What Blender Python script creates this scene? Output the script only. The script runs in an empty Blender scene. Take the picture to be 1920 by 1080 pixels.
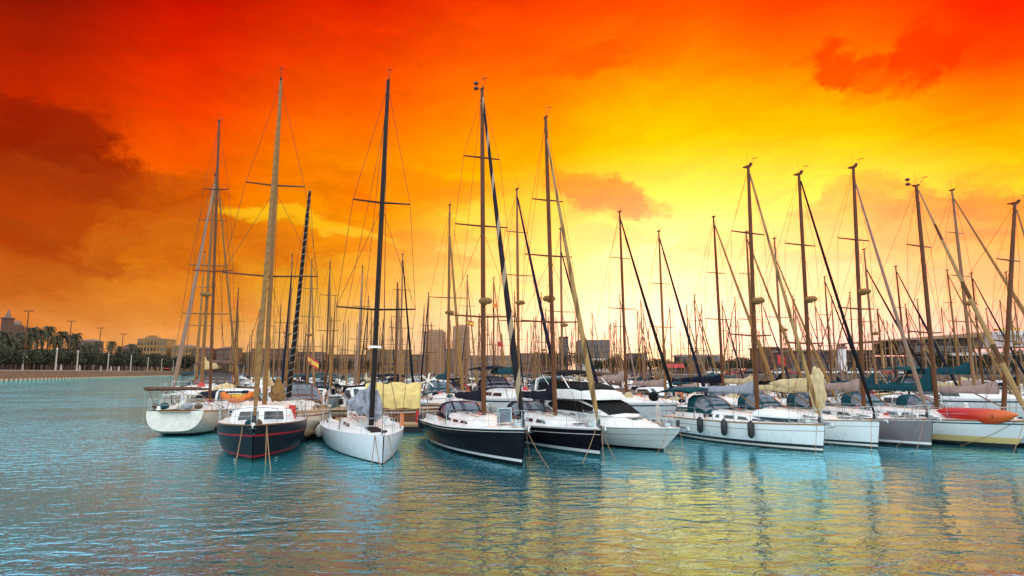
import bpy, bmesh, math, random
from mathutils import Vector, Matrix, noise as mnoise
R = math.radians
random.seed(7)
HAZE = .00045
C = bpy.context.scene.collection
SC = bpy.context.scene

# ------------------------------------------------------------------ camera
CAM_H, F, PITCH = 3.5, 1170.0, math.atan(158 / 1170.0)
cd = bpy.data.cameras.new('camera')
cam = bpy.data.objects.new('camera', cd)
C.objects.link(cam)
cam.location = (0, 0, CAM_H)
cam.rotation_euler = (math.pi / 2 + PITCH, 0, 0)
cd.sensor_width = 36
cd.lens = 36 * F / 1920
cd.clip_start = .1
cd.clip_end = 9000
SC.camera = cam
CAMP = Vector((0, 0, CAM_H))

def ray(px, py):
    f = Vector((0, math.cos(PITCH), math.sin(PITCH)))
    u = Vector((0, -math.sin(PITCH), math.cos(PITCH)))
    return f * F + Vector((1, 0, 0)) * (px - 960) + u * (540 - py)

def at(px, py, Y):            # point on the sight line at distance Y
    d = ray(px, py)
    return CAMP + d * (Y / d.y)

def gp(px, Y, z=0.0):         # ground point below a column of the picture
    p = at(px, 698, Y)
    return Vector((p.x, Y, z))

def wp(px, py):               # where the sight line meets the water
    d = ray(px, py)
    return CAMP + d * (-CAM_H / d.z)

# ------------------------------------------------------------------ world / sky
SC.view_settings.view_transform = 'Standard'
SC.view_settings.look = 'None'
SC.view_settings.gamma = 1
SC.view_settings.use_curve_mapping = False
SC.view_settings.exposure = 0

def lin(c):
    return tuple((x / 255 / 12.92 if x / 255 <= .04045 else ((x / 255 + .055) / 1.055) ** 2.4) for x in c)

world = bpy.data.worlds.new('World')
SC.world = world
world.use_nodes = True
wt = world.node_tree
wt.nodes.clear()

class NB:
    """small node helper"""
    def __init__(s, t): s.t = t
    def n(s, typ, **k):
        o = s.t.nodes.new(typ)
        for a, b in k.items(): setattr(o, a, b)
        return o
    def put(s, inp, v):
        if hasattr(v, 'is_output'): s.t.links.new(v, inp)
        elif v is not None: inp.default_value = v
    def m(s, op, a, b=None, c=None, clamp=False):
        o = s.n('ShaderNodeMath', operation=op, use_clamp=clamp)
        s.put(o.inputs[0], a)
        if b is not None: s.put(o.inputs[1], b)
        if c is not None: s.put(o.inputs[2], c)
        return o.outputs[0]
    def v(s, op, a, b=None):
        o = s.n('ShaderNodeVectorMath', operation=op)
        s.put(o.inputs[0], a)
        if b is not None: s.put(o.inputs[1], b)
        return o.outputs['Value'] if op in ('LENGTH', 'DOT_PRODUCT', 'DISTANCE') else o.outputs[0]
    def mix(s, f, a, b, mode='MIX'):
        o = s.n('ShaderNodeMix', data_type='RGBA', blend_type=mode)
        s.put(o.inputs[0], f)
        for i, x in ((6, a), (7, b)):
            if isinstance(x, (tuple, list)) and len(x) == 3: x = (*x, 1)
            s.put(o.inputs[i], x)
        return o.outputs[2]
    def rng(s, v, a, b, c=0., d=1., smooth=True):
        o = s.n('ShaderNodeMapRange', interpolation_type='SMOOTHSTEP' if smooth else 'LINEAR')
        s.put(o.inputs[0], v)
        for i, x in enumerate((a, b, c, d)): o.inputs[i + 1].default_value = x
        return o.outputs[0]
    def noise(s, vec, scale, detail=3, rough=.55, dist=0.):
        o = s.n('ShaderNodeTexNoise')
        s.put(o.inputs['Vector'], vec)
        o.inputs['Scale'].default_value = scale
        o.inputs['Detail'].default_value = detail
        o.inputs['Roughness'].default_value = rough
        o.inputs['Distortion'].default_value = dist
        return o
    def ramp(s, v, stops):
        o = s.n('ShaderNodeValToRGB')
        s.put(o.inputs[0], v)
        e = o.color_ramp.elements
        while len(e) > 1: e.remove(e[-1])
        for i, (p, c) in enumerate(stops):
            x = e[0] if i == 0 else e.new(p)
            x.position = p
            x.color = (*c, 1)
        return o.outputs[0]

W = NB(wt)
tc = W.n('ShaderNodeTexCoord')
sep = W.n('ShaderNodeSeparateXYZ')
wt.links.new(tc.outputs['Generated'], sep.inputs[0])
X_, Y_, Z_ = sep.outputs
az = W.m('ARCTAN2', X_, Y_)
el = W.m('ARCSINE', Z_)

def azel(px, py):
    d = ray(px, py).normalized()
    return math.atan2(d.x, d.y), math.asin(d.z)

EL0, EL1 = R(-3), R(40)
rows = [-90, 0, 100, 200, 300, 380, 460, 540, 600, 650, 697]
grid = {   # what the sky looks like, left to right, top to bottom
    0:    [(120,15,5), (150,25,3), (178,33,2), (196,42,0), (196,55,2), (192,62,4), (205,88,10), (214,114,32), (222,130,58), (228,144,80), (228,148,86)],
    320:  [(170,15,0), (205,20,0), (226,38,0), (246,62,0), (250,92,0), (246,112,0), (236,124,6), (234,142,34), (236,152,62), (240,162,92), (240,166,104)],
    640:  [(205,20,0), (226,34,0), (246,62,0), (255,92,0), (255,134,0), (255,150,0), (252,164,10), (246,176,48), (246,184,92), (248,194,126), (248,196,134)],
    960:  [(225,40,0), (250,62,0), (255,92,0), (255,134,0), (255,176,0), (255,206,6), (255,214,40), (252,216,98), (250,214,148), (250,212,168), (250,212,170)],
    1240: [(230,45,0), (255,82,0), (255,128,0), (255,190,0), (255,226,0), (255,242,56), (255,250,130), (255,244,148), (252,228,180), (254,232,168), (255,232,148)],
    1560: [(225,40,0), (255,72,0), (255,122,0), (255,188,0), (255,228,0), (255,242,50), (255,228,84), (250,206,108), (246,206,160), (248,212,194), (248,212,198)],
    1920: [(200,25,0), (250,40,0), (255,72,0), (255,150,0), (255,212,0), (255,220,10), (252,196,40), (246,192,98), (242,192,150), (240,198,188), (240,198,194)],
}
SKY_GAIN = 1.0
t_el = W.rng(el, EL0, EL1, smooth=False)
prev = None
for px, cols in grid.items():
    st = []
    for r_, c in zip(rows, cols):
        e_ = azel(px, r_)[1]
        st.append(((e_ - EL0) / (EL1 - EL0), lin(c)))
    st.sort()
    st = [(max(0, min(1, p)), c) for p, c in st]
    col = W.ramp(t_el, st)
    a_ = azel(px, 400)[0]
    if prev is None: res = col
    else: res = W.mix(W.rng(az, prev, a_), res, col)
    prev = a_

# clouds
comb = W.n('ShaderNodeCombineXYZ')
wt.links.new(az, comb.inputs[0]); wt.links.new(W.m('MULTIPLY', el, 1.6), comb.inputs[1])
P = comb.outputs[0]
n1 = W.noise(P, 5.5, 6, .6)
warp = W.v('SUBTRACT', n1.outputs['Color'], (.5, .5, .5))
sc_ = W.n('ShaderNodeVectorMath', operation='SCALE')
wt.links.new(warp, sc_.inputs[0]); sc_.inputs['Scale'].default_value = .2
PW = W.v('ADD', P, sc_.outputs[0])
n2 = W.noise(PW, 16, 6, .62)
nf = W.m('SUBTRACT', n2.outputs['Fac'], .5)
# px, py, rx, ry (in pixels), rotation, colour, opacity
clouds = [
    (60, 275, 190, 62, 12, (148,32,4), .8), (190, 318, 150, 42, 14, (150,38,6), .7), (10, 205, 70, 30, 0, (150,30,4), .5),
    (150, 400, 330, 80, 4, (176,62,10), .75), (345, 372, 110, 55, 8, (196,84,10), .6), (430, 440, 190, 50, 10, (214,104,16), .6),
    (60, 480, 200, 50, 0, (180,72,14), .5), (640, 345, 110, 42, 16, (246,120,4), .6), (600, 420, 150, 32, 14, (240,130,10), .5), (740, 460, 150, 34, 12, (248,150,20), .5),
    (800, 348, 70, 30, 5, (250,140,8), .6), (830, 372, 110, 26, 0, (252,150,10), .55), (920, 440, 70, 26, 0, (252,176,40), .5),
    (1145, 362, 105, 32, 17, (252,150,8), .95), (1080, 330, 50, 22, 20, (254,160,4), .6), (1140, 440, 90, 26, -6, (254,196,60), .5),
    (1110, 112, 110, 26, -24, (252,72,0), .42), (1120, 118, 60, 16, 0, (254,84,0), .3), (1230, 60, 70, 40, -20, (252,62,0), .22),
    (1550, 114, 78, 26, 8, (250,58,0), .8), (1740, 112, 88, 38, 4, (248,50,0), .8), (1645, 128, 80, 18, 8, (251,66,0), .6), (1560, 500, 190, 22, 2, (244,178,104), .5), (1800, 520, 220, 26, 0, (240,172,112), .5), (1100, 520, 150, 16, 0, (246,190,108), .4), (1640, 165, 60, 16, 8, (254,110,0), .3),
    (1610, 395, 110, 36, 12, (253,176,30), .7), (1740, 425, 150, 40, 5, (251,156,30), .85), (1860, 415, 110, 40, 6, (250,150,30), .8), (1700, 470, 260, 36, 3, (248,170,62), .6),
    (1340, 440, 90, 28, -5, (252,196,60), .6), (1300, 480, 130, 24, 0, (252,196,80), .5), (1440, 450, 120, 26, 0, (252,190,70), .5), (1400, 378, 50, 8, 0, (253,206,30), .5),
    (160, 530, 330, 40, 0, (214,108,30), .35), (420, 470, 200, 40, 4, (226,124,24), .4), (1850, 340, 60, 14, 10, (253,180,10), .4), (1905, 305, 25, 14, 0, (253,180,10), .4), (565, 408, 130, 13, 15, (255,192,24), .8), (680, 440, 80, 10, 12, (255,190,40), .7), (890, 420, 60, 20, 8, (255,226,60), .7), (905, 462, 90, 14, -4, (255,220,90), .6), (1500, 520, 160, 16, 0, (252,214,130), .4), (640, 250, 34, 12, 0, (253,116,0), .35),
]
CL = []
for (cx, cy, rx, ry, rot, colr, op) in clouds:
    a0, e0 = azel(cx, cy)
    ppa = 1 / (F * (1 + ((cx - 960) / F) ** 2))
    mp = W.n('ShaderNodeMapping', vector_type='TEXTURE')
    wt.links.new(PW, mp.inputs['Vector'])
    mp.inputs['Location'].default_value = (a0 + 0, e0 * 1.6, 0)
    mp.inputs['Rotation'].default_value = (0, 0, R(-rot))
    mp.inputs['Scale'].default_value = (rx * ppa * 1.25, ry * 1.6 / F * 1.25, 1)
    d = W.v('LENGTH', mp.outputs[0])
    d = W.m('MULTIPLY_ADD', nf, 1.5, d)
    msk = W.rng(d, 1.12, .55, 0, op)
    res = W.mix(msk, res, lin(colr))
# faint texture everywhere
stretch = W.n('ShaderNodeMapping'); wt.links.new(PW, stretch.inputs[0]); stretch.inputs['Scale'].default_value = (1, 2.3, 1)
fine = W.noise(stretch.outputs[0], 8, 7, .64)
fm = W.rng(fine.outputs['Fac'], .3, .7, .86, 1.10, False)
fc = W.n('ShaderNodeCombineXYZ')
for i in range(3): wt.links.new(fm, fc.inputs[i])
res = W.mix(1.0, res, fc.outputs[0], 'MULTIPLY')
# broken cloud field low over the harbour
n3 = W.noise(stretch.outputs[0], 5.5, 8, .66)
low = W.m('MULTIPLY', W.rng(el, R(2), R(7)), W.rng(el, R(21), R(13)))
cf = W.m('MULTIPLY', W.m('MULTIPLY', W.rng(n3.outputs['Fac'], .50, .66), low), .55)
res = W.mix(cf, res, W.mix(1.0, res, (.97, .62, .45), 'MULTIPLY'))
# sky brighter than the picture can hold round the hidden sun
a0, e0 = azel(1290, 600)
gd = W.n('ShaderNodeMapping', vector_type='TEXTURE')
wt.links.new(P, gd.inputs['Vector'])
gd.inputs['Location'].default_value = (a0, e0 * 1.6, 0)
gd.inputs['Scale'].default_value = (.62, .46, 1)
glow = W.rng(W.v('LENGTH', gd.outputs[0]), 1.0, 0., 0., .30)
res = W.mix(glow, res, (1.9, 1.85, 1.3), 'ADD')
# the yellow part of the afterglow is far brighter in red than a picture can show
gr = W.n('ShaderNodeMapping', vector_type='TEXTURE')
wt.links.new(P, gr.inputs['Vector'])
a1, e1 = azel(1450, 440)
gr.inputs['Location'].default_value = (a1, e1 * 1.6, 0)
gr.inputs['Scale'].default_value = (.75, .75, 1)
red = W.n('ShaderNodeCombineXYZ')
wt.links.new(W.rng(W.v('LENGTH', gr.outputs[0]), 1.0, .3, 1.0, 1.75), red.inputs[0]); red.inputs[1].default_value = 1; red.inputs[2].default_value = 1
res = W.mix(1.0, res, red.outputs[0], 'MULTIPLY')

SUN_AZ, SUN_EL = R(74), R(13)
nish = W.n('ShaderNodeTexSky', sky_type='NISHITA', sun_disc=False)
nish.sun_elevation = SUN_EL
nish.sun_rotation = SUN_AZ
nish.altitude = 0
nish.dust_density = 1.0
nish.ozone_density = 3.0
nk = W.n('ShaderNodeVectorMath', operation='SCALE')
wt.links.new(nish.outputs[0], nk.inputs[0]); nk.inputs['Scale'].default_value = .12
NISH = nk.outputs[0]
# above and behind, the afterglow gives way to the pale evening sky overhead
w_az = W.rng(W.m('ABSOLUTE', az), R(50), R(105))
dusk = W.mix(w_az, W.mix(.8, NISH, (1.0, 1.35, 1.65)), W.mix(.8, NISH, (2.1, 2.2, 2.25)))
w_el = W.rng(W.m('DIVIDE', Z_, W.m('MAXIMUM', Y_, .1)), .648, .75)
wsum = W.m('MAXIMUM', w_el, w_az)
res = W.mix(wsum, res, dusk)
bg = W.n('ShaderNodeBackground')
wt.links.new(res, bg.inputs[0])
bg.inputs[1].default_value = 1.0
wo = W.n('ShaderNodeOutputWorld')
wt.links.new(bg.outputs[0], wo.inputs[0])
world.cycles.sampling_method = 'MANUAL'
world.cycles.sample_map_resolution = 512

sl = bpy.data.lights.new('sun', 'SUN')
sl.energy = .9
sl.angle = R(14)
sl.color = (1, .72, .42)
sun = bpy.data.objects.new('sun', sl)
C.objects.link(sun)
sd = Vector((math.sin(SUN_AZ) * math.cos(SUN_EL), math.cos(SUN_AZ) * math.cos(SUN_EL), math.sin(SUN_EL)))
sun.rotation_euler = (-sd).to_track_quat('-Z', 'Y').to_euler()

# ------------------------------------------------------------------ materials
MATS = {}
def mat(name, col=(.5, .5, .5), rough=.5, metal=0., var=.12, scale=6., bump=0., coat=0., spec=.5, streak=None):
    if name in MATS: return MATS[name]
    m = bpy.data.materials.new(name); m.use_nodes = True
    t = m.node_tree; b = t.nodes['Principled BSDF']; N = NB(t)
    tcn = N.n('ShaderNodeTexCoord')
    nz = N.noise(tcn.outputs['Object'], scale, 4, .6)
    f = N.rng(nz.outputs['Fac'], .3, .7, 1 - var, 1 + var, False)
    cc = N.n('ShaderNodeCombineXYZ')
    for i in range(3): t.links.new(f, cc.inputs[i])
    c = N.mix(1.0, col, cc.outputs[0], 'MULTIPLY')
    t.links.new(c, b.inputs['Base Color'])
    r = N.rng(nz.outputs['Fac'], .3, .7, max(.02, rough - .08), min(1, rough + .08), False)
    t.links.new(r, b.inputs['Roughness'])
    b.inputs['Metallic'].default_value = metal
    b.inputs['Coat Weight'].default_value = coat
    b.inputs['Specular IOR Level'].default_value = spec
    if bump:
        bp = N.n('ShaderNodeBump'); bp.inputs['Strength'].default_value = 1
        bp.inputs['Distance'].default_value = bump
        t.links.new(nz.outputs['Fac'], bp.inputs['Height'])
        t.links.new(bp.outputs[0], b.inputs['Normal'])
    MATS[name] = m
    return m

def cloth(name, col, fold=.03, scale=3., var=.2):
    """woven cover with soft creases"""
    if name in MATS: return MATS[name]
    m = mat(name, col, .85, 0, var, scale, fold)
    m.node_tree.nodes['Principled BSDF'].inputs['Specular IOR Level'].default_value = .15
    return m

def hullmat(name, col, bands=(), sheer=(), rough=.18, coat=.3):
    """gelcoat with painted bands: bands by height over the water, sheer by depth below the deck edge"""
    m = bpy.data.materials.new(name); m.use_nodes = True
    t = m.node_tree; b = t.nodes['Principled BSDF']; N = NB(t)
    tcn = N.n('ShaderNodeTexCoord')
    s = N.n('ShaderNodeSeparateXYZ'); t.links.new(tcn.outputs['Object'], s.inputs[0])
    uv = N.n('ShaderNodeSeparateXYZ'); t.links.new(tcn.outputs['UV'], uv.inputs[0])
    nz = N.noise(tcn.outputs['Object'], 2.2, 5, .6)
    mp = N.n('ShaderNodeMapping'); t.links.new(tcn.outputs['Object'], mp.inputs[0]); mp.inputs['Scale'].default_value = (7, 7, .7)
    st = N.noise(mp.outputs[0], 1.5, 4, .6)
    c = N.mix(N.rng(nz.outputs['Fac'], .35, .75, 0, .22), col, tuple(x * .86 for x in col))
    c = N.mix(N.m('MULTIPLY', N.rng(st.outputs['Fac'], .50, .8, 0, .8), N.rng(s.outputs[2], .1, 1.1, 1, .25)), c, tuple(x * .55 + (.03 if x > .1 else 0) for x in col))
    for (a, z, k) in bands:
        f = N.m('MULTIPLY', N.m('GREATER_THAN', s.outputs[2], a), N.m('LESS_THAN', s.outputs[2], z))
        c = N.mix(f, c, k)
    for (a, z, k) in sheer:
        f = N.m('MULTIPLY', N.m('GREATER_THAN', uv.outputs[1], a), N.m('LESS_THAN', uv.outputs[1], z))
        c = N.mix(f, c, k)
    t.links.new(c, b.inputs['Base Color'])
    b.inputs['Roughness'].default_value = rough
    b.inputs['Coat Weight'].default_value = coat
    if not coat: b.inputs['Specular IOR Level'].default_value = .25; b.inputs['IOR'].default_value = 1.25
    bp = N.n('ShaderNodeBump'); bp.inputs['Distance'].default_value = .004
    n3 = N.noise(tcn.outputs['Object'], 1.1, 2, .5)
    t.links.new(n3.outputs['Fac'], bp.inputs['Height']); t.links.new(bp.outputs[0], b.inputs['Normal'])
    return m

def stripemat(name, a, b_, scale=10., rough=.7, twist=0., thr=.72):
    """spiral wrap or stripes along the local z"""
    if name in MATS: return MATS[name]
    m = bpy.data.materials.new(name); m.use_nodes = True
    t = m.node_tree; b = t.nodes['Principled BSDF']; N = NB(t)
    tcn = N.n('ShaderNodeTexCoord')
    uv = N.n('ShaderNodeSeparateXYZ'); t.links.new(tcn.outputs['UV'], uv.inputs[0])
    k = N.m('ADD', N.m('MULTIPLY', uv.outputs[1], scale), N.m('MULTIPLY', uv.outputs[0], twist))
    fr = N.m('FRACT', k)
    nz = N.noise(tcn.outputs['Object'], 3, 4)
    c = N.mix(N.m('GREATER_THAN', fr, thr), N.mix(nz.outputs['Fac'], a, tuple(x * .75 for x in a)), b_)
    t.links.new(c, b.inputs['Base Color']); b.inputs['Roughness'].default_value = rough; b.inputs['Specular IOR Level'].default_value = .15
    bp = N.n('ShaderNodeBump'); bp.inputs['Distance'].default_value = .02
    t.links.new(fr, bp.inputs['Height']); t.links.new(bp.outputs[0], b.inputs['Normal'])
    MATS[name] = m
    return m

def glassmat(name, col=(.02, .025, .03), rough=.06):
    if name in MATS: return MATS[name]
    m = mat(name, col, rough, 0, .1, 2., 0, 0, .8)
    return m

M = dict(
    white=mat('white_gelcoat', (.8, .79, .77), .3, 0, .07, 2.5),
    offwhite=mat('aged_white_paint', (.66, .63, .57), .45, 0, .12, 3),
    deckgrey=mat('nonslip_deck', (.72, .70, .68), .7, 0, .1, 9, .002),
    teak=mat('teak', (.34, .2, .1), .7, 0, .25, 14),
    alu=mat('mast_aluminium', (.22, .115, .055), .5, .1, .2, 2, 0, 0, .25),
    gold=mat('mast_varnish', (.20, .09, .025), .5, 0, .2, 2, 0, 0, .25),
    mred=mat('mast_brown', (.115, .040, .014), .5, 0, .25, 2, 0, 0, .2),
    dark=mat('carbon_mast', (.010, .005, .005), .45, 0, .2, 3, 0, 0, .2),
    steel=mat('stainless', (.5, .5, .5), .25, .9, .1, 5),
    wire=mat('wire', (.09, .04, .02), .6, 0, .1, 5, 0, 0, .2),
    black=mat('black_rubber', (.015, .016, .018), .5, 0, .2, 8),
    rope=mat('rope', (.3, .17, .09), .9, 0, .3, 30),
    glass=glassmat('tinted_glass'),
    clear=glassmat('clear_vinyl', (.10, .10, .12), .15),
    navy=cloth('navy_canvas', (.006, .008, .020)),
    teal=cloth('teal_canvas', (.008, .055, .07)),
    blackc=cloth('black_canvas', (.006, .006, .007)),
    greyc=cloth('grey_canvas', (.3, .31, .36), .05),
    cream=cloth('cream_sailcloth', (.58, .45, .25), .03),
    creamy=cloth('cream_tarpaulin', (.68, .52, .2), .015, 2),
    mauve=cloth('mauve_canvas', (.36, .25, .22)),
    brownc=cloth('brown_canvas', (.12, .07, .05)),
    jibc=mat('jib_cover', (.24, .125, .042), .8, 0, .15, 4, .01, 0, .15),
    red=mat('red_paint', (.5, .02, .015), .4, 0, .15, 6),
    orange=mat('orange_plastic', (.75, .18, .02), .4, 0, .15, 6),
    yellow=mat('yellow_plastic', (.75, .45, .05), .45, 0, .15, 6),
    green=mat('green_canvas', (.02, .12, .05), .7, 0, .2, 6),
)

# ------------------------------------------------------------------ mesh helpers
class MB:
    def __init__(s): s.v = []; s.f = []; s.uv = {}
    def quad(s, pts):
        i = len(s.v); s.v += [tuple(p) for p in pts]; s.f.append(tuple(range(i, i + len(pts)))); return s
    def box(s, c, d, rot=0., taper=1.):
        cx, cy, cz = c; hx, hy, hz = d[0] / 2, d[1] / 2, d[2] / 2
        i = len(s.v); ca, sa = math.cos(rot), math.sin(rot)
        for z in (-1, 1):
            k = taper if z > 0 else 1
            for x, y in ((-1, -1), (1, -1), (1, 1), (-1, 1)):
                a, b = x * hx * k, y * hy * k
                s.v.append((cx + a * ca - b * sa, cy + a * sa + b * ca, cz + z * hz))
        s.f += [(i, i + 3, i + 2, i + 1), (i + 4, i + 5, i + 6, i + 7)] + [(i + j, i + (j + 1) % 4, i + 4 + (j + 1) % 4, i + 4 + j) for j in range(4)]
        return s
    def loft(s, rings, cap=True, closed=True):
        i = len(s.v); n = len(rings[0])
        for r in rings: s.v += [tuple(p) for p in r]
        for a in range(len(rings) - 1):
            for b in range(n if closed else n - 1):
                p, q = i + a * n + b, i + a * n + (b + 1) % n
                s.f.append((p, q, q + n, p + n))
        if cap:
            s.f.append(tuple(i + k for k in reversed(range(n))))
            s.f.append(tuple(i + (len(rings) - 1) * n + k for k in range(n)))
        return s
    def tube(s, pts, r, n=6, cap=True, flat=1.):
        pts = [Vector(p) for p in pts]
        rr = r if isinstance(r, (list, tuple)) else [r] * len(pts)
        rings = []; up = None; L = 0
        i0 = len(s.v)
        for k, p in enumerate(pts):
            d = (pts[min(k + 1, len(pts) - 1)] - pts[max(k - 1, 0)]).normalized()
            if up is None:
                up = Vector((0, 0, 1)) if abs(d.z) < .9 else Vector((1, 0, 0))
            a = d.cross(up).normalized(); b = a.cross(d).normalized(); up = b
            if k: L += (p - pts[k - 1]).length
            rings.append([p + a * math.cos(2 * math.pi * j / n) * rr[k] * flat + b * math.sin(2 * math.pi * j / n) * rr[k] for j in range(n)])
            for j in range(n): s.uv[i0 + k * n + j] = (j / n, L)
        return s.loft(rings, cap)
    def ball(s, c, r, n=10, m=6, sq=(1, 1, 1)):
        rings = []
        for a in range(m + 1):
            t = math.pi * (a + .02) / (m + .04)
            rings.append([(c[0] + r * sq[0] * math.sin(t) * math.cos(2 * math.pi * j / n), c[1] + r * sq[1] * math.sin(t) * math.sin(2 * math.pi * j / n), c[2] - r * sq[2] * math.cos(t)) for j in range(n)])
        return s.loft(rings)
    def mesh(s, name, m=None, smooth=False):
        me = bpy.data.meshes.new(name)
        me.from_pydata(s.v, [], s.f)
        if s.uv:
            ul = me.uv_layers.new(name='UVMap')
            for lp in me.loops:
                ul.data[lp.index].uv = s.uv.get(lp.vertex_index, (0, 0))
        if m: me.materials.append(m)
        if smooth:
            me.polygons.foreach_set('use_smooth', [True] * len(me.polygons))
            me.set_sharp_from_angle(angle=R(38))
        me.update()
        return me
    def build(s, name, m=None, parent=None, smooth=False):
        return link(name, s.mesh(name, m, smooth), parent)

def link(name, me, parent=None, loc=None, rot=None, scale=None):
    o = bpy.data.objects.new(name, me); C.objects.link(o)
    if parent is not None: o.parent = parent
    if loc is not None: o.location = loc
    if rot is not None: o.rotation_euler = rot
    if scale is not None: o.scale = scale
    return o

def tag(o, label=None, cat=None, group=None, kind=None):
    if label: o['label'] = label
    if cat: o['category'] = cat
    if group: o['group'] = group
    if kind: o['kind'] = kind
    return o

def thing(name, label, cat, loc=(0, 0, 0), rz=0., group=None):
    o = bpy.data.objects.new(name, None); C.objects.link(o)
    o.empty_display_size = .3
    o.location = loc; o.rotation_euler = (0, 0, rz)
    return tag(o, label, cat, group)

KIDS = {}
def kids(o):
    return o.children
def copy_tree(o, parent=None):
    c = o.copy(); C.objects.link(c)
    if parent is not None:
        c.parent = parent; c.matrix_parent_inverse = o.matrix_parent_inverse
    for ch in list(o.children): copy_tree(ch, c)
    return c

def remat(o, m):
    if o.type == 'MESH' and o.material_slots:
        o.material_slots[0].link = 'OBJECT'
        o.material_slots[0].material = m

def lerp(a, b, t): return a + (b - a) * t
# ------------------------------------------------------------------ water
wm = bpy.data.materials.new('harbour_water'); wm.use_nodes = True
t = wm.node_tree; t.nodes.clear(); N = NB(t)
tcn = N.n('ShaderNodeTexCoord')
def wmap(sx, sy, rz=0.):
    mp = N.n('ShaderNodeMapping'); t.links.new(tcn.outputs['Object'], mp.inputs[0])
    mp.inputs['Scale'].default_value = (sx, sy, 1); mp.inputs['Rotation'].default_value = (0, 0, R(rz))
    return mp.outputs[0]
w1 = N.noise(wmap(.75, 1.5, 8), 1.5, 3, .5, .4).outputs['Fac']
w2 = N.noise(wmap(.8, 1.5, -14), 4.2, 3, .55, .5).outputs['Fac']
w3 = N.noise(wmap(.8, 1.2, 20), .35, 2, .5).outputs['Fac']
wsx = N.n('ShaderNodeSeparateXYZ'); t.links.new(tcn.outputs['Object'], wsx.inputs[0])
open_ = N.rng(wsx.outputs[0], 3, -9, .85, 2.6); open2 = N.rng(wsx.outputs[0], 3, -9, 1.2, 2.0)          # the open channel is more ruffled than the berths
calm = N.noise(wmap(.6, 1, 0), .09, 2, .5).outputs['Fac']
cal = N.m('MULTIPLY', N.rng(calm, .36, .62, .5, 1.12), open_)
h = N.m('ADD', N.m('MULTIPLY', w1, .062), N.m('MULTIPLY', w2, N.m('MULTIPLY', open2, .008)))
h = N.m('ADD', N.m('MULTIPLY', h, cal), N.m('MULTIPLY', w3, .06))
bp = N.n('ShaderNodeBump'); bp.inputs['Strength'].default_value = 1; bp.inputs['Distance'].default_value = 1.0
t.links.new(h, bp.inputs['Height'])
fr = N.n('ShaderNodeFresnel'); fr.inputs['IOR'].default_value = 1.6
gl = N.n('ShaderNodeBsdfGlossy'); gl.inputs['Roughness'].default_value = .03; gl.inputs['Color'].default_value = (.45, .90, .98, 1)
t.links.new(bp.outputs[0], gl.inputs['Normal'])
df = N.n('ShaderNodeBsdfDiffuse')
turb = N.noise(wmap(.3, .6, 10), .2, 3).outputs['Fac']
cool_refl = N.rng(wsx.outputs[0], -2, -14, 0, 1)              # teal body painted in place of a cool sky reflection in the channel
t.links.new(N.mix(cool_refl, N.mix(turb, (.006, .036, .044), (.009, .048, .056)), (.010, .10, .11)), df.inputs['Color'])
mx = N.n('ShaderNodeAddShader')
facv = N.m('MULTIPLY_ADD', fr.outputs[0], 1.45, .14, clamp=True)
t.links.new(N.mix(facv, (0, 0, 0), (.50, .90, 1.0)), gl.inputs['Color'])
t.links.new(df.outputs[0], mx.inputs[0]); t.links.new(gl.outputs[0], mx.inputs[1])
out = N.n('ShaderNodeOutputMaterial'); t.links.new(mx.outputs[0], out.inputs[0])
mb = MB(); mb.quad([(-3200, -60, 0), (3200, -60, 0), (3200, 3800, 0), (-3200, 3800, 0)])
tag(mb.build('water', wm), kind='structure')
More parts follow.
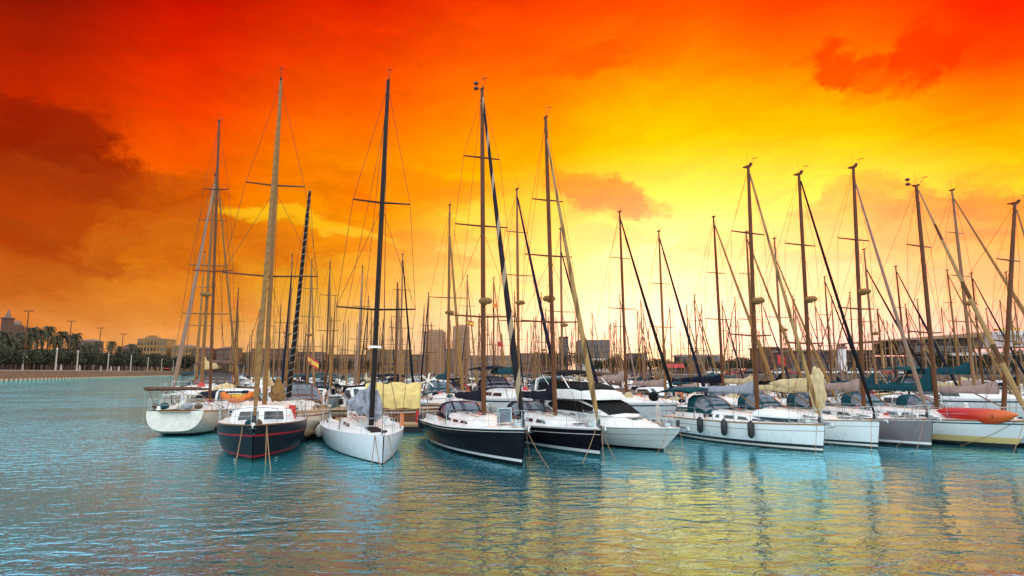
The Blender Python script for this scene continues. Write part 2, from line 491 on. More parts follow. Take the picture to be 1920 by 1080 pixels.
# ------------------------------------------------------------------ boats
class Hull:
    def __init__(s, L, B, fb, fm, fs, rb=.7, rs=.25, tw=.78, zk=-.45, zks=-.02, pb=2.2, smax=.4, eu=.5, ev=1.25, rsb=0.):
        s.__dict__.update(locals())
    def sheer(s, t):
        return s.fs + (s.fm - s.fs) * math.sin(min(1, t / .45) * math.pi / 2) if t < .45 else lerp(s.fm, s.fb, ((t - .45) / .55) ** 1.6)
    def half(s, t):
        if t < s.smax: k = s.tw + (1 - s.tw) * math.sin(math.pi / 2 * t / s.smax)
        else: k = 1 - ((t - s.smax) / (1 - s.smax)) ** s.pb
        return s.B / 2 * max(.012, k)
    def xat(s, t, z, zs):
        k = max(-.4, z / zs)
        return lerp(-s.L / 2 - s.rs * k - s.rsb, s.L / 2 + s.rb * (k if k > 0 else k * .8), t)
    def pt(s, t, a, side):
        zs = s.sheer(t); e = lerp(s.eu, s.ev, t ** 2)
        zk = lerp(s.zks, s.zk, min(1, t / .3) ** .7)
        ph = a * math.pi / 2
        z = zs - (zs - zk) * math.cos(ph) ** 1.0
        y = s.half(t) * max(0, math.sin(ph)) ** e
        return Vector((s.xat(t, z, zs), side * y, z))
    def edge(s, t, side=1, inset=0., up=0.):
        zs = s.sheer(t); b = s.half(t)
        return Vector((s.xat(t, zs, zs), side * max(0, b - inset), zs + up))
    def deck(s, t, yf):
        zs = s.sheer(t); b = s.half(t)
        return Vector((s.xat(t, zs, zs), b * yf, zs + .09 * (1 - yf * yf) * min(1, b)))
    def t_of(s, x):
        return (x + s.L / 2 + s.rs + s.rsb) / (s.L + s.rs + s.rsb + s.rb)
    def mesh(s, m, n=22, k=9):
        v = []; f = []; uv = []
        ts = [1 - (1 - i / n) ** 1.25 for i in range(n + 1)]
        for t in ts:
            zs = s.sheer(t)
            for side in (1, -1):
                for j in range(k + 1):
                    p = s.pt(t, j / k, side); v.append(tuple(p)); uv.append((t, zs - p.z))
        w = 2 * (k + 1)
        for i in range(n):
            for sd in (0, 1):
                for j in range(k):
                    a = i * w + sd * (k + 1) + j; b = a + 1
                    q = (a, b, b + w, a + w)
                    f.append(q if sd else q[::-1])
        me = bpy.data.meshes.new('hull'); me.from_pydata(v, [], f)
        ul = me.uv_layers.new(name='UVMap')
        for lp in me.loops: ul.data[lp.index].uv = uv[lp.vertex_index]
        me.materials.append(m)
        me.polygons.foreach_set('use_smooth', [True] * len(me.polygons)); me.update()
        return me
    def transom(s, m, k=9):
        mb = MB(); pl = [s.pt(0, j / k, 1) for j in range(k + 1)]; pr = [s.pt(0, j / k, -1) for j in range(k + 1)]
        for j in range(k): mb.quad([pl[j], pr[j], pr[j + 1], pl[j + 1]])
        return mb.mesh('transom', m)
    def deckmesh(s, m, n=20, t0=0., t1=1.):
        v = []; f = []; ys = (-1, -.6, 0, .6, 1)
        for i in range(n + 1):
            t = lerp(t0, t1, i / n)
            for y in ys: v.append(tuple(s.deck(t, y)))
        for i in range(n):
            for j in range(4): a = i * 5 + j; f.append((a, a + 5, a + 6, a + 1))
        me = bpy.data.meshes.new('deck'); me.from_pydata(v, [], f); me.materials.append(m)
        me.polygons.foreach_set('use_smooth', [True] * len(me.polygons)); me.update()
        return me

def coachroof(root, H, x0, x1, wf, hgt, m, wins=(), top=.78, nose=1.3, parts=True, wy=(.25, .72), wmat=None):
    """low cabin on the deck; wins = (from, to) x ranges of the side windows"""
    secs = []
    xs = [x0, x0 + .02] + [lerp(x0 + .02, x1, i / 7) for i in range(1, 8)]
    def sec(x):
        tt = H.t_of(x); b = H.half(tt) * wf; zb = H.sheer(tt)
        k = min(1, max(.02, (x1 - x) / nose)) ** .7
        hh = hgt * (k * .96 + .04) * (1 - .12 * (x - x0) / (x1 - x0))
        return b * lerp(.55, 1, k ** .5), zb, hh
    for x in xs:
        b, zb, hh = sec(x)
        secs.append([Vector((x, b, zb)), Vector((x, b * (top + .06), zb + hh * .85)), Vector((x, b * top * .8, zb + hh)), Vector((x, 0, zb + hh * 1.12)),
                     Vector((x, -b * top * .8, zb + hh)), Vector((x, -b * (top + .06), zb + hh * .85)), Vector((x, -b, zb))])
    mb = MB(); mb.loft(secs, True, False)
    cr = mb.build('coachroof', m, root, True)
    for (a, b_) in wins:
        for sd in (1, -1):
            pts = []
            n = 4
            for i in range(n + 1):
                x = lerp(a, b_, i / n); b, zb, hh = sec(x)
                pts.append((x, b, zb, hh))
            w = MB()
            def P_(x, b, zb, hh, k): return Vector((x, sd * (lerp(b, b * (top + .06), k) + .012), zb + hh * .85 * k + .004))
            lo = [P_(*p, wy[0]) for p in pts]; up = [P_(*p, wy[1]) for p in pts]
            up[0].x += .05; up[-1].x -= .12
            for i in range(n): w.quad([lo[i], lo[i + 1], up[i + 1], up[i]] if sd < 0 else [lo[i + 1], lo[i], up[i], up[i + 1]])
            w.build('window', wmat or M['glass'], cr)
    return cr, sec

def sprayhood(root, x0, x1, hw, z, hgt, m, pane=True, name='sprayhood', aft=.0):
    """folding hood: fabric arch with clear panes in front; x0 aft, x1 forward"""
    nx, ny = 6, 12
    def pt(u, a, off=0.):
        k = math.sin(min(1, u * 1.35) * math.pi / 2) ** .8
        ph = math.pi * a
        w = hw * (1 - .10 * u) + off
        x = lerp(x1, x0, u)
        y = w * math.copysign(abs(math.cos(ph)) ** .55, math.cos(ph))
        zz = z + (hgt * lerp(.10, 1, k) + off) * math.sin(ph) ** .62
        # front rakes with height
        return Vector((x - .0, y, zz))
    mb = MB(); v = []
    rings = [[pt(i / nx, j / ny) for j in range(ny + 1)] for i in range(nx + 1)]
    mb.loft(rings, False, False)
    h = mb.build(name, m, root, True)
    sol = h.modifiers.new('s', 'SOLIDIFY'); sol.thickness = .02
    if pane:
        for (a0, a1) in ((.07, .38), (.41, .59), (.62, .93)):
            w = MB()
            rr = [[pt(lerp(.06, .62, i / 3), lerp(a0, a1, j / 4), .03) for j in range(5)] for i in range(4)]
            w.loft(rr, False, False); w.build('vinyl_pane', M['clear'], h, True)
    b = MB(); b.tube([pt(1, j / 12, .015) for j in range(13)], .016, 5)
    b.tube([pt(.6, j / 12, .015) for j in range(13)], .016, 5)
    b.build('hood_bow', M['navy'] if m is M['navy'] else M['blackc'], h)
    return h

def sailcover(root, a, b, m, r0=.26, r1=.11, tall=0., seed=1, boommat=None, name='sail_cover', boom=True):
    """boom from mast (a) to its aft end (b) with a cover sagging over the flaked sail"""
    a, b = Vector(a), Vector(b); d = (b - a)
    par = root
    if boom:
        bm = MB(); bm.tube([a, b], .065, 8); par = bm.build('boom', boommat or M['alu'], root, True)
    rings = []; n = 14
    side = d.cross(Vector((0, 0, 1))).normalized()
    for i in range(n + 1):
        t = i / n; p = a + d * t
        rr = lerp(r0, r1, t ** .8) * (1 + .16 * mnoise.noise(Vector((t * 7, seed * 3.1, 0))))
        if i in (0, n): rr *= .6
        up = rr * 1.35 + tall * max(0, 1 - t * 5) ** 1.5
        wv = rr * .62
        ring = []
        for j in range(10):
            ph = 2 * math.pi * j / 10
            y = math.cos(ph) * wv * (1 + .12 * mnoise.noise(Vector((t * 11, j, seed)))); z = math.sin(ph)
            zz = up * z if z > 0 else .12 * z
            if z > 0: y *= (1 - .45 * z)
            ring.append(p + side * y + Vector((0, 0, zz + .02)))
        rings.append(ring)
    mb = MB(); mb.loft(rings)
    mb.build(name, m, par, True)
    return par

def jib(root, foot, head, m, rmax=.10, rtop=.035, name='furled_jib', n=14, seed=0):
    foot, head = Vector(foot), Vector(head)
    pts = []; rr = []
    for i in range(24):
        t = i / 23
        p = foot.lerp(head, t) + Vector((0, 0, -.25 * math.sin(math.pi * t) * .5))
        pts.append(p)
        k = math.sin(min(1, t / .12) * math.pi / 2)
        rr.append((rtop + (rmax - rtop) * (1 - t) ** .75) * (.45 + .55 * k) * (1 + .07 * mnoise.noise(Vector((t * 30, seed, 0)))))
    mb = MB(); mb.tube(pts, rr, 8)
    return mb.build(name, m, root, True)

def wires(root, name, pts, r=.009, m=None, n=4):
    mb = MB(); mb.tube(pts, r, n, False); return mb.build(name, m or M['wire'], root)

def mast_set(root, H, base, top, spreads, m, r=.1, ch_t=None, spread_back=.12, vane=True, gear=0, wr=.009, back=True, lower=True, radar=None, sprmat=None):
    base, top = Vector(base), Vector(top)
    mb = MB()
    ks = (0, .3, .6, .8, .93, 1)
    mb.tube([base.lerp(top, k) for k in ks], [r * 1.1, r * 1.1, r * 1.05, r, r * .85, r * .75], 10, True, .85)
    ms = mb.build('mast', m, root, True)
    sp_pts = {1: [], -1: []}
    for (fr, hw) in spreads:
        p = base.lerp(top, fr)
        for sd in (1, -1):
            tip = p + Vector((-hw * spread_back, sd * hw, hw * .05))
            s_ = MB(); s_.tube([p, tip], [.05, .035], 5, True, 1.3); s_.build('spreader', sprmat or m, ms)
            sp_pts[sd].append(tip)
    tt = ch_t if ch_t is not None else H.t_of(base.x - .15)
    for sd in (1, -1):
        chp = H.edge(tt, sd, .12)
        wires(root, 'shroud', [top - (top - base) * .015] + [p for p in reversed(sp_pts[sd])] + [chp], wr)
        if lower and spreads:
            wires(root, 'lower_shroud', [base.lerp(top, spreads[0][0] * .98), H.edge(tt - .03, sd, .14)], wr)
            if len(spreads) > 1:
                wires(root, 'lower_shroud', [base.lerp(top, spreads[1][0] * .98), sp_pts[sd][0]], wr)
    if back:
        wires(root, 'backstay', [top, H.deck(.03, 0)], wr)
    tops = top + Vector((0, 0, .04))
    g = MB()
    g.box(top + Vector((0, 0, .03)), (.34, .1, .08))
    g.tube([tops, tops + Vector((-.05, .02, .75))], .007, 4)
    g.tube([tops + Vector((.1, 0, 0)), tops + Vector((.42, 0, .22)), tops + Vector((.50, 0, .36))], .01, 4)
    g.tube([tops + Vector((.40, -.12, .3)), tops + Vector((.56, .12, .34))], .018, 4)
    if gear == 1:
        g.tube([tops, tops + Vector((-.3, -.22, .1))], .02, 4)
        g.ball(tops + Vector((-.3, -.22, .12)), .13, 8, 5, (1, 1, .7)); g.ball(tops + Vector((-.3, -.22, .38)), .13, 8, 5, (1, 1, .6))
        g.tube([tops + Vector((-.3, -.22, .1)), tops + Vector((-.3, -.22, .4))], .015, 4)
    if gear == 2:
        g.box(tops + Vector((-.05, 0, .05)), (.55, .12, .06)); g.ball(tops + Vector((.18, 0, .1)), .09, 8, 4)
    g.build('masthead_gear', M['wire'] if gear != 2 else M['mred'], ms)
    if radar:
        fr, off = radar
        p = base.lerp(top, fr)
        rd = MB(); c = p + Vector((off, 0, 0))
        prof = [(.02, -.14), (.25, -.13), (.33, -.04), (.33, .03), (.24, .13), (.02, .16)]
        rd.loft([[c + Vector((q * math.cos(a * math.pi / 6), q * math.sin(a * math.pi / 6), z)) for a in range(12)] for q, z in prof])
        rdo = rd.build('radar_dome', M['jibc'], ms, True)
        b = MB(); b.box(c + Vector((-off * .5, 0, -.17)), (abs(off) + .1, .12, .05)); b.build('radar_bracket', M['alu'], rdo)
    # halyards
    for q, yo in ((.08, .05), (-.07, -.06)):
        wires(root, 'halyard', [base + Vector((q, yo, .9)), top + Vector((q * .7, yo * .5, -.3))], .006, M['rope'])
    return ms

def rails(root, H, t0=.05, t1=.86, n=6, hgt=.6, r=.013, push=True, pulpit=True):
    for sd in (1, -1):
        tops = []
        for i in range(n):
            t = lerp(t0, t1, i / (n - 1)); p = H.edge(t, sd, .08)
            s_ = MB(); s_.tube([p, p + Vector((0, 0, hgt))], r, 5); s_.build('stanchion', M['steel'], root); tops.append(p)
        wires(root, 'lifeline', [p + Vector((0, 0, hgt - .02)) for p in tops] + [H.edge(.93, sd, .03, hgt)], .006, M['steel'])
        wires(root, 'lifeline', [p + Vector((0, 0, hgt * .5)) for p in tops] + [H.edge(.93, sd, .03, hgt * .55)], .006, M['steel'])
    if pulpit:
        pm = MB(); e = [H.edge(t, 1, .04) for t in (.90, .95, .985)]; f = [H.edge(t, -1, .04) for t in (.985, .95, .90)]
        tip = H.edge(1, 1); tip.y = 0
        up = Vector((0, 0, hgt + .05))
        pm.tube([e[0] + up * .95, e[1] + up, e[2] + up * 1.05 + Vector((.12, 0, 0)), f[0] + up * 1.05 + Vector((.12, 0, 0)), f[1] + up, f[2] + up * .95], .016, 6)
        pm.tube([e[0] + up * .5, e[1] + up * .52, e[2] + up * .55], .012, 5); pm.tube([f[2] + up * .5, f[1] + up * .52, f[0] + up * .55], .012, 5)
        for p in (e[0], e[2], f[0], f[2]): pm.tube([p, p + up * .98], .014, 5)
        pm.build('pulpit', M['steel'], root)
    if push:
        pm = MB(); e = [H.edge(t, 1, .06) for t in (.12, .05, .005)]; f = [H.edge(t, -1, .06) for t in (.005, .05, .12)]
        up = Vector((0, 0, hgt))
        pm.tube([p + up for p in e + f], .016, 6); pm.tube([p + up * .5 for p in e + f], .012, 5)
        for p in e[1:] + f[:2]: pm.tube([p, p + up], .014, 5)
        pm.build('pushpit', M['steel'], root)

def toerail(root, H, m, r=.022, rub=None):
    for sd in (1, -1):
        mb = MB(); mb.tube([H.edge(i / 24, sd, -.005, .015) for i in range(25)], r, 5); mb.build('toe_rail', m, root, True)

def bowgear(root, H, m=None):
    tip = H.edge(1, 1); tip.y = 0
    a = MB()
    a.box(tip + Vector((.02, 0, .06)), (.5, .16, .07)); a.tube([tip + Vector((.18, -.07, .07)), tip + Vector((.18, .07, .07))], .06, 8)
    ro = a.build('bow_roller', M['steel'], root)
    a = MB(); a.tube([tip + Vector((-.3, 0, .14)), tip + Vector((.34, 0, .1)), tip + Vector((.40, 0, -.05))], .03, 6)
    a.loft([[tip + Vector((.40, -.16, -.08)), tip + Vector((.40, .16, -.08)), tip + Vector((.44, 0, -.04))], [tip + Vector((.15, -.03, -.14)), tip + Vector((.15, .03, -.14)), tip + Vector((.15, 0, -.1))]])
    a.build('anchor', M['steel'], root)
    d = MB(); d.tube([tip + Vector((-.25, 0, .08)), tip + Vector((-.25, 0, .36))], [.09, .07], 8); d.build('furling_drum', M['black'], root)
    w = MB(); w.box(tip + Vector((-1.1, 0, .1)), (.42, .3, .14)); w.tube([tip + Vector((-1.1, 0, .15)), tip + Vector((-1.1, 0, .3))], .07, 8); w.build('windlass', M['steel'], root)
    return tip

def deckgear(root, H, sec, x0, x1, zt, wheel=True, hatch=True, seed=0):
    rnd = random.Random(seed)
    if hatch:
        for x, s_ in ((lerp(x0, x1, .38), .46), (x1 + .55, .52)):
            tt = H.t_of(x)
            z = (sec(x)[1] + sec(x)[2] * 1.12 if x < x1 else H.deck(tt, 0).z) + .03
            h = MB(); h.box((x, 0, z), (s_, s_, .05)); ho = h.build('hatch', M['steel'], root)
            g = MB(); g.box((x, 0, z + .03), (s_ * .84, s_ * .84, .012)); g.build('hatch_pane', M['glass'], ho)
    for sd in (1, -1):
        for x in (x0 - .5, x0 - 1.5):
            p = H.edge(H.t_of(x), sd, .42, .26)
            c = MB(); c.tube([p + Vector((0, 0, -.2)), p + Vector((0, 0, -.04)), p, p + Vector((0, 0, .1))], [.09, .08, .06, .075], 8); c.build('winch', M['steel'], root, True)
        hb = MB()
        b0 = sec(x0 + .2); b1 = sec(x1 - 1.4)
        hb.tube([(lerp(x0 + .3, x1 - 1.4, k / 4), sd * lerp(b0[0], b1[0], k / 4) * .58, lerp(b0[1] + b0[2], b1[1] + b1[2], k / 4) * 1.0 + .12) for k in range(5)], .018, 5)
        hb.build('handrail', M['teak'], root)
        co = MB(); xa, xb = x0, -H.L / 2 - H.rs * .5 + .6
        co.loft([[H.edge(H.t_of(x), sd, i_, u_) for i_, u_ in ((.35, 0), (.4, .28), (.55, .28), (.6, 0))] for x in (xa, lerp(xa, xb, .5), xb)])
        co.build('cockpit_coaming', M['white'], root)
    xa, xb = x0 - .1, -H.L / 2 + .1
    w = MB(); za = H.sheer(.15)
    w.box(((xa + xb) / 2, 0, za + .075), (xa - xb, H.half(.15) * 1.0, .06)); w.build('cockpit_sole', M['teak'], root)
    if wheel:
        xw = lerp(x0, -H.L / 2, .68)
        w = MB(); w.tube([(xw, .42 * math.cos(a * math.pi / 9), za + .75 + .42 * math.sin(a * math.pi / 9)) for a in range(19)], .02, 5, False)
        for a in range(3): w.tube([(xw, .42 * math.cos(a * math.pi / 3), za + .75 + .42 * math.sin(a * math.pi / 3)), (xw, -.42 * math.cos(a * math.pi / 3), za + .75 - .42 * math.sin(a * math.pi / 3))], .012, 4)
        w.build('steering_wheel', M['steel'], root)
        w = MB(); w.box((xw + .18, 0, za + .45), (.25, .3, .9), 0, .8); w.build('binnacle', M['white'], root)
    for i in range(5):   # coiled lines lying on the deck
        x = rnd.uniform(x0, x1); p = Vector((x, rnd.uniform(-.5, .5), H.sheer(H.t_of(x)) + .45 if x < x1 - 1 else H.sheer(.8) + .1))
        c = MB(); c.tube([p + Vector((.12 * math.cos(a), .12 * math.sin(a), .01 * a)) for a in [k * .8 for k in range(16)]], .012, 4); c.build('coiled_line', rnd.choice([M['rope'], M['red'], M['navy']]), root)

FRAMES = {}
class Boat:
    def __init__(s, name, label, cat, bow, head, H, hm, deckm, group=None):
        """bow = stem at the waterline (world), head = direction the bow points"""
        hd = Vector((head[0], head[1], 0)).normalized()
        s.H = H; o = Vector((bow[0], bow[1], 0)) - hd * (H.L / 2)
        s.rz = math.atan2(hd.y, hd.x); s.o = o
        s.root = thing(name, label, cat, o, s.rz, group)
        s.Mi = Matrix.Translation(o) @ Matrix.Rotation(s.rz, 4, 'Z'); s.inv = s.Mi.inverted()
        link('hull', H.mesh(hm), s.root)
        link('deck', H.deckmesh(deckm), s.root)
    def l(s, p): return s.inv @ Vector(p)
    def w(s, p): return s.Mi @ Vector(p)
    def lat(s, px, py, x=None):
        """local point seen at a pixel, on the boat's own centre plane (y = 0)"""
        d = ray(px, py); a = s.inv @ CAMP; b = s.inv @ (CAMP + d); dd = b - a
        return a + dd * (-a.y / dd.y)
WHITE = (.78, .79, .80)
def mooring(label, a, b, sag=.25, r=.014, m=None):
    a, b = Vector(a), Vector(b)
    mb = MB(); mb.tube([a.lerp(b, k / 10) - Vector((0, 0, sag * math.sin(math.pi * k / 10))) for k in range(11)], r, 5)
    o = mb.build('mooring_line', m or M['rope'])
    return tag(o, label, 'rope', 'mooring lines from bows to the water')

def fender(label, p, r=.13, L=.62, m=None, up=.5, group='fenders hanging on the hulls'):
    """hangs by its own rope"""
    t_ = thing('fender', label, 'fender', p, 0, group)
    prof = [(.02, -L / 2 - r * .5), (r * .55, -L / 2 - r * .3), (r, -L / 2 + r * .4), (r * 1.02, 0), (r, L / 2 - r * .4), (r * .55, L / 2 + r * .3), (.03, L / 2 + r * .6)]
    mb = MB(); mb.loft([[(q * math.cos(a * math.pi / 6), q * math.sin(a * math.pi / 6), z) for a in range(12)] for q, z in prof])
    mb.build('bladder', m or M['black'], t_, True)
    wires(t_, 'lanyard', [(0, 0, L / 2 + r * .5), (0, 0, L / 2 + up)], .012, M['rope'])
    return t_

# ---- A: cream sloop, stern to the camera
st = at(322, 790, 34.6)
hd = Vector((-.10, 1, 0)).normalized()
H = Hull(10.4, 3.5, 1.35, 1.2, 1.38, rb=.8, rs=-.35, tw=.86, zks=.30, pb=2.4, smax=.35, eu=.55)
bow = Vector((st.x, 34.2, 0)) + hd * 10.9
A = Boat('sailing_boat', 'cream sailing yacht with a broad white transom turned this way, leftmost of the near boats', 'sailboat', bow, hd, H,
         hullmat('cream_hull', (.58, .50, .42), [(-1, .16, (.03, .03, .035))], [(.0, .07, (.5, .3, .1))]), M['offwhite'])
link('transom', H.transom(M['offwhite']), A.root)
toerail(A.root, H, M['teak'], .035); rails(A.root, H, .03, .85, 7, .65)
cr, sec = coachroof(A.root, H, -1.6, 3.0, .62, .42, M['white'], [(-1.2, -.3), (0, .9), (1.2, 2.0)])
mb_ = A.lat(393, 760); mb_ = Vector((mb_.x, 0, 1.3)) if -1 < mb_.x < 3.5 else Vector((1.0, 0, 1.4))
mbw = A.w(mb_)
mast_set(A.root, H, mb_, A.l(at(411, 228, mbw.y)), [(.46, 1.25), (.75, .8)], M['mred'], .10, wr=.010)
jib(A.root, H.deck(.985, 0), A.l(at(407, 320, mbw.y + .2)), M['jibc'], .10)
bo_a = mb_ + Vector((-.15, 0, 1.15)); bo_b = A.l(at(274, 722, 35.0))
bo_b.z = bo_a.z + .1
bb = MB(); bb.tube([bo_a, bo_b], [.07, .08], 8); bo = bb.build('boom', M['brownc'], A.root)
sc2 = MB(); sc2.loft([[p + Vector((0, dy, dz)) for dy, dz in ((.16, .02), (.05, .14), (-.05, .14), (-.16, .02), (0, -.06))] for p in [bo_a.lerp(bo_b, k / 6) for k in range(1, 7)]]); sc2.build('boom_cover', M['brownc'], bo, True)
for k in range(6):
    q = bo_a.lerp(bo_b, .3 + k * .13); e = H.edge(max(.01, min(.3, H.t_of(q.x))), 1 if k % 2 else -1, .15)
    wires(A.root, 'awning_strut', [q, Vector((q.x + .1, e.y * .9, H.sheer(.1))) ], .014)
ch = MB(); ch.tube([H.edge(.12, 1, .3, .35), H.edge(.06, 1, .5, .9), H.edge(.06, -1, .5, .9), H.edge(.12, -1, .3, .35)], .02, 6); ch.build('stern_arch', M['steel'], A.root)
deckgear(A.root, H, sec, -1.6, 3.0, 1.8, True, True, 3)
for (px, c, s_) in ((308, M['teal'], .24), (335, M['offwhite'], .2), (352, M['greyc'], .25), (372, M['brownc'], .22), (292, M['brownc'], .18)):
    b = MB(); q = A.l(at(px, 765, 35.6)); b.ball((q.x, q.y, 1.62), s_, 9, 6, (1, 1.1, .8)); b.build('deck_bag', c, A.root, True)
tag(mooring('thin dark line from the quarter of the cream yacht down to the grey boat', at(378, 778, 35.5), at(404, 790, 33), .12))
# crumpled sail forward of it
def crumple(name, label, loc, d, m, seed, cat='sail', fold=.35, taper=0.):
    bm = bmesh.new(); bmesh.ops.create_icosphere(bm, subdivisions=4, radius=1)
    for v in bm.verts:
        n_ = mnoise.noise(v.co * 2.1 + Vector((seed, 0, 0))) * fold + mnoise.noise(v.co * 5.3 + Vector((0, seed, 0))) * fold * .5
        v.co = v.co * (1 + n_); kz = 1 - taper * v.co.z; v.co = Vector((v.co.x * d[0] * kz, v.co.y * d[1] * kz, v.co.z * d[2]))
    me = bpy.data.meshes.new(name); bm.to_mesh(me); bm.free(); me.materials.append(m)
    me.polygons.foreach_set('use_smooth', [True] * len(me.polygons))
    return link(name, me, None, loc)
o = crumple('bundled_sail', '', A.w(Vector((3.6, .35, 2.05))), (.85, .7, .65), M['cream'], 3)
tag(o, 'big cream sail bundled loosely on the foredeck of the leftmost yacht', 'sail')
o = crumple('bundled_sail', '', A.w(Vector((3.2, 1.2, 1.85))), (.75, .75, .42), M['cream'], 8)
tag(o, 'lower cream sail heap lying left of the tall bundle on the leftmost yacht', 'sail')

# ---- B: dark grey cutter, bow to the camera
hd = Vector((.30, -.955, 0))
H = Hull(10.2, 3.85, 1.45, 1.30, 1.25, rb=.35, rs=.3, tw=.8, pb=3.0, smax=.42, eu=.45, ev=.95)
GREY = (.010, .013, .018); RED = (.28, .012, .02)
B = Boat('sailing_boat', 'dark grey yacht with thin red stripes moored bow on, cream sail furled on its forestay', 'sailboat', wp(473, 868), hd, H,
         hullmat('dark_grey_hull', GREY, [(-1, .10, (.01, .06, .06)), (.20, .27, RED)], [(.36, .43, RED)], .3, 0), M['white'])
link('transom', H.transom(M['white']), B.root)
toerail(B.root, H, M['alu'], .03); rails(B.root, H, .05, .84, 6, .62)
# pilothouse with dark front windows
cr, sec = coachroof(B.root, H, -2.6, 1.9, .74, .62, M['white'], [(-2.2, -1.2), (-1.0, 0), (.2, .9)], top=.82, nose=.5, wy=(.35, .85))
def frontpanes(root, sec, x, spans, z0, z1, lean=.25):
    for (y0, y1) in spans:
        b, zb, hh = sec(x - .5); w = MB()
        w.quad([(x + .06, y0, zb + z0), (x + .06, y1, zb + z0), (x - lean + .06, y1 * .95, zb + z1), (x - lean + .06, y0 * .95, zb + z1)]); w.build('window', M['glass'], root)
bx = MB(); b_, zb_, hh_ = sec(.4)
bx.loft([[(1.9, -1.1, zb_), (1.9, 1.1, zb_), (-1.9, 1.25, zb_), (-1.9, -1.25, zb_)], [(1.55, -.98, zb_ + .56), (1.55, .98, zb_ + .56), (-1.9, 1.15, zb_ + .64), (-1.9, -1.15, zb_ + .64)], [(1.3, -.8, zb_ + .68), (1.3, .8, zb_ + .68), (-1.9, 1.0, zb_ + .76), (-1.9, -1.0, zb_ + .76)]])
wh = bx.build('wheelhouse', M['white'], B.root)
for y0, y1 in ((-.95, -.12), (.12, .95)):
    w = MB(); w.quad([(1.86, y0, zb_ + .12), (1.86, y1, zb_ + .12), (1.64, y1 * .93, zb_ + .47), (1.64, y0 * .93, zb_ + .47)]); w.build('window', M['glass'], wh)
mbp = B.lat(495, 770); mbp = Vector((min(1.2, max(-.5, mbp.x)), 0, 1.95)); mw = B.w(mbp)
toppt = B.l(at(527, 150, mw.y))
mast_set(B.root, H, mbp, toppt, [(.38, 2.15), (.66, 1.35)], M['gold'], .115, wr=.010, spread_back=.02, sprmat=M['mred'])
jib(B.root, H.deck(.975, 0) + Vector((0, 0, .35)), toppt + Vector((.1, 0, -.3)), stripemat('cream_genoa_wrap', (.27, .15, .055), (.20, .105, .038), 2.2, .8, 1), .12, .03)
sailcover(B.root, mbp + Vector((-.2, 0, 1.0)), mbp + Vector((-4.6, 0, .9)), M['cream'], .34, .18, .9, 5)
ds = crumple('draped_sail', '', (mbp.x - .2, .55, mbp.z + .75), (.24, .28, .55), M['jibc'], 31, fold=.32, taper=.6); ds.parent = B.root
bowgear(B.root, H); deckgear(B.root, H, sec, -2.6, 1.9, 2.2, True, False, 5)
for sx in (1, -1):     # square portlights in the bow flare
    for tt in (.86, .70):
        p = H.pt(tt, .42, sx); n_ = (H.pt(tt - .02, .42, sx) - H.pt(tt + .02, .42, sx)).normalized(); dn = (H.pt(tt, .5, sx) - H.pt(tt, .34, sx)).normalized()
        nn = n_.cross(dn).normalized() * (1 if n_.cross(dn).dot(Vector((0, sx, 0))) > 0 else -1)
        pl = MB(); pl.quad([p + nn * .02 + n_ * a * .15 + dn * b * .11 for a, b in ((-1, -1), (1, -1), (1, 1), (-1, 1))]); po = pl.build('portlight', M['white'], B.root)
        pl = MB(); pl.quad([p + nn * .028 + n_ * a * .10 + dn * b * .07 for a, b in ((-1, -1), (1, -1), (1, 1), (-1, 1))]); pl.build('port_glass', M['glass'], po)
for (a, b, q, side, lb) in ((458, 802, (441, 872), .3, 'tan mooring line crossing the left bow of the dark grey yacht'), (499, 800, (508, 882), .35, 'tan mooring line right of the stem of the dark grey yacht, outer of two'), (500, 800, (498, 872), .2, 'tan mooring line right of the stem of the dark grey yacht, inner of two')):
    e = B.w(H.edge(.95, -1 if a < 473 else 1, .02)); mooring(lb, e, wp(*q) + Vector((0, 0, -.05)), .06, .018)
b = MB(); b.tube([H.edge(1, 1) + Vector((.03, -.02, -.35)), H.pt(1, .9, 1) + Vector((.04, 0, 0))], .035, 6); b.build('stem_fitting', M['teal'], B.root)
for k, (yy, c) in enumerate(((-.5, M['teal']), (-.25, M['navy']), (.35, M['brownc']))):
    p = H.deck(.955, yy); b = MB(); b.ball(p + Vector((.1, 0, .05)), .15, 8, 6); b.build('rolled_line', c, B.root, True)
jk = MB(); p = B.l(at(548, 772, mw.y)); jk.loft([[(p.x + a, p.y + b_ * 1, z) for a, b_ in ((-.12, -.1), (.12, -.16), (.16, .1), (-.1, .16))] for z in (p.z - .35, p.z, p.z + .3)]); jk.build('hanging_cloth', M['red'], B.root, True)

# ---- C: white racer, bow to the camera
hd = Vector((.345, -.94, 0))
H = Hull(11.3, 3.75, 1.08, .98, .88, rb=.12, rs=.1, tw=.9, pb=2.1, smax=.35, eu=.5, ev=1.05)
Cb = Boat('sailing_boat', 'all white racing yacht bow on with a black carbon mast', 'sailboat', wp(717, 871), hd, H,
          hullmat('white_racer_hull', (.76, .78, .82), [(-1, .05, (.03, .03, .03))], (), .22), M['deckgrey'])
link('transom', H.transom(M['white']), Cb.root)
rails(Cb.root, H, .06, .86, 6, .6)
cr, sec = coachroof(Cb.root, H, -1.9, 2.7, .52, .34, M['white'], [(-.9, .9)], nose=2.2)
mbp = Vector((Cb.lat(697, 778).x, 0, 1.2)); mbp.x = min(2.2, max(0, mbp.x)); mw = Cb.w(mbp)
top = Cb.l(at(728, 153, mw.y))
ms = mast_set(Cb.root, H, mbp, top, [(.32, 1.75), (.63, 1.3)], M['dark'], .125, wr=.011, spread_back=.05)
rg = MB(); p = mbp.lerp(top, .215); rg.tube([p - Vector((0, 0, .05)), p + Vector((0, 0, .05))], [.3, .26], 12); rg.build('mast_light_ring', M['white'], ms)
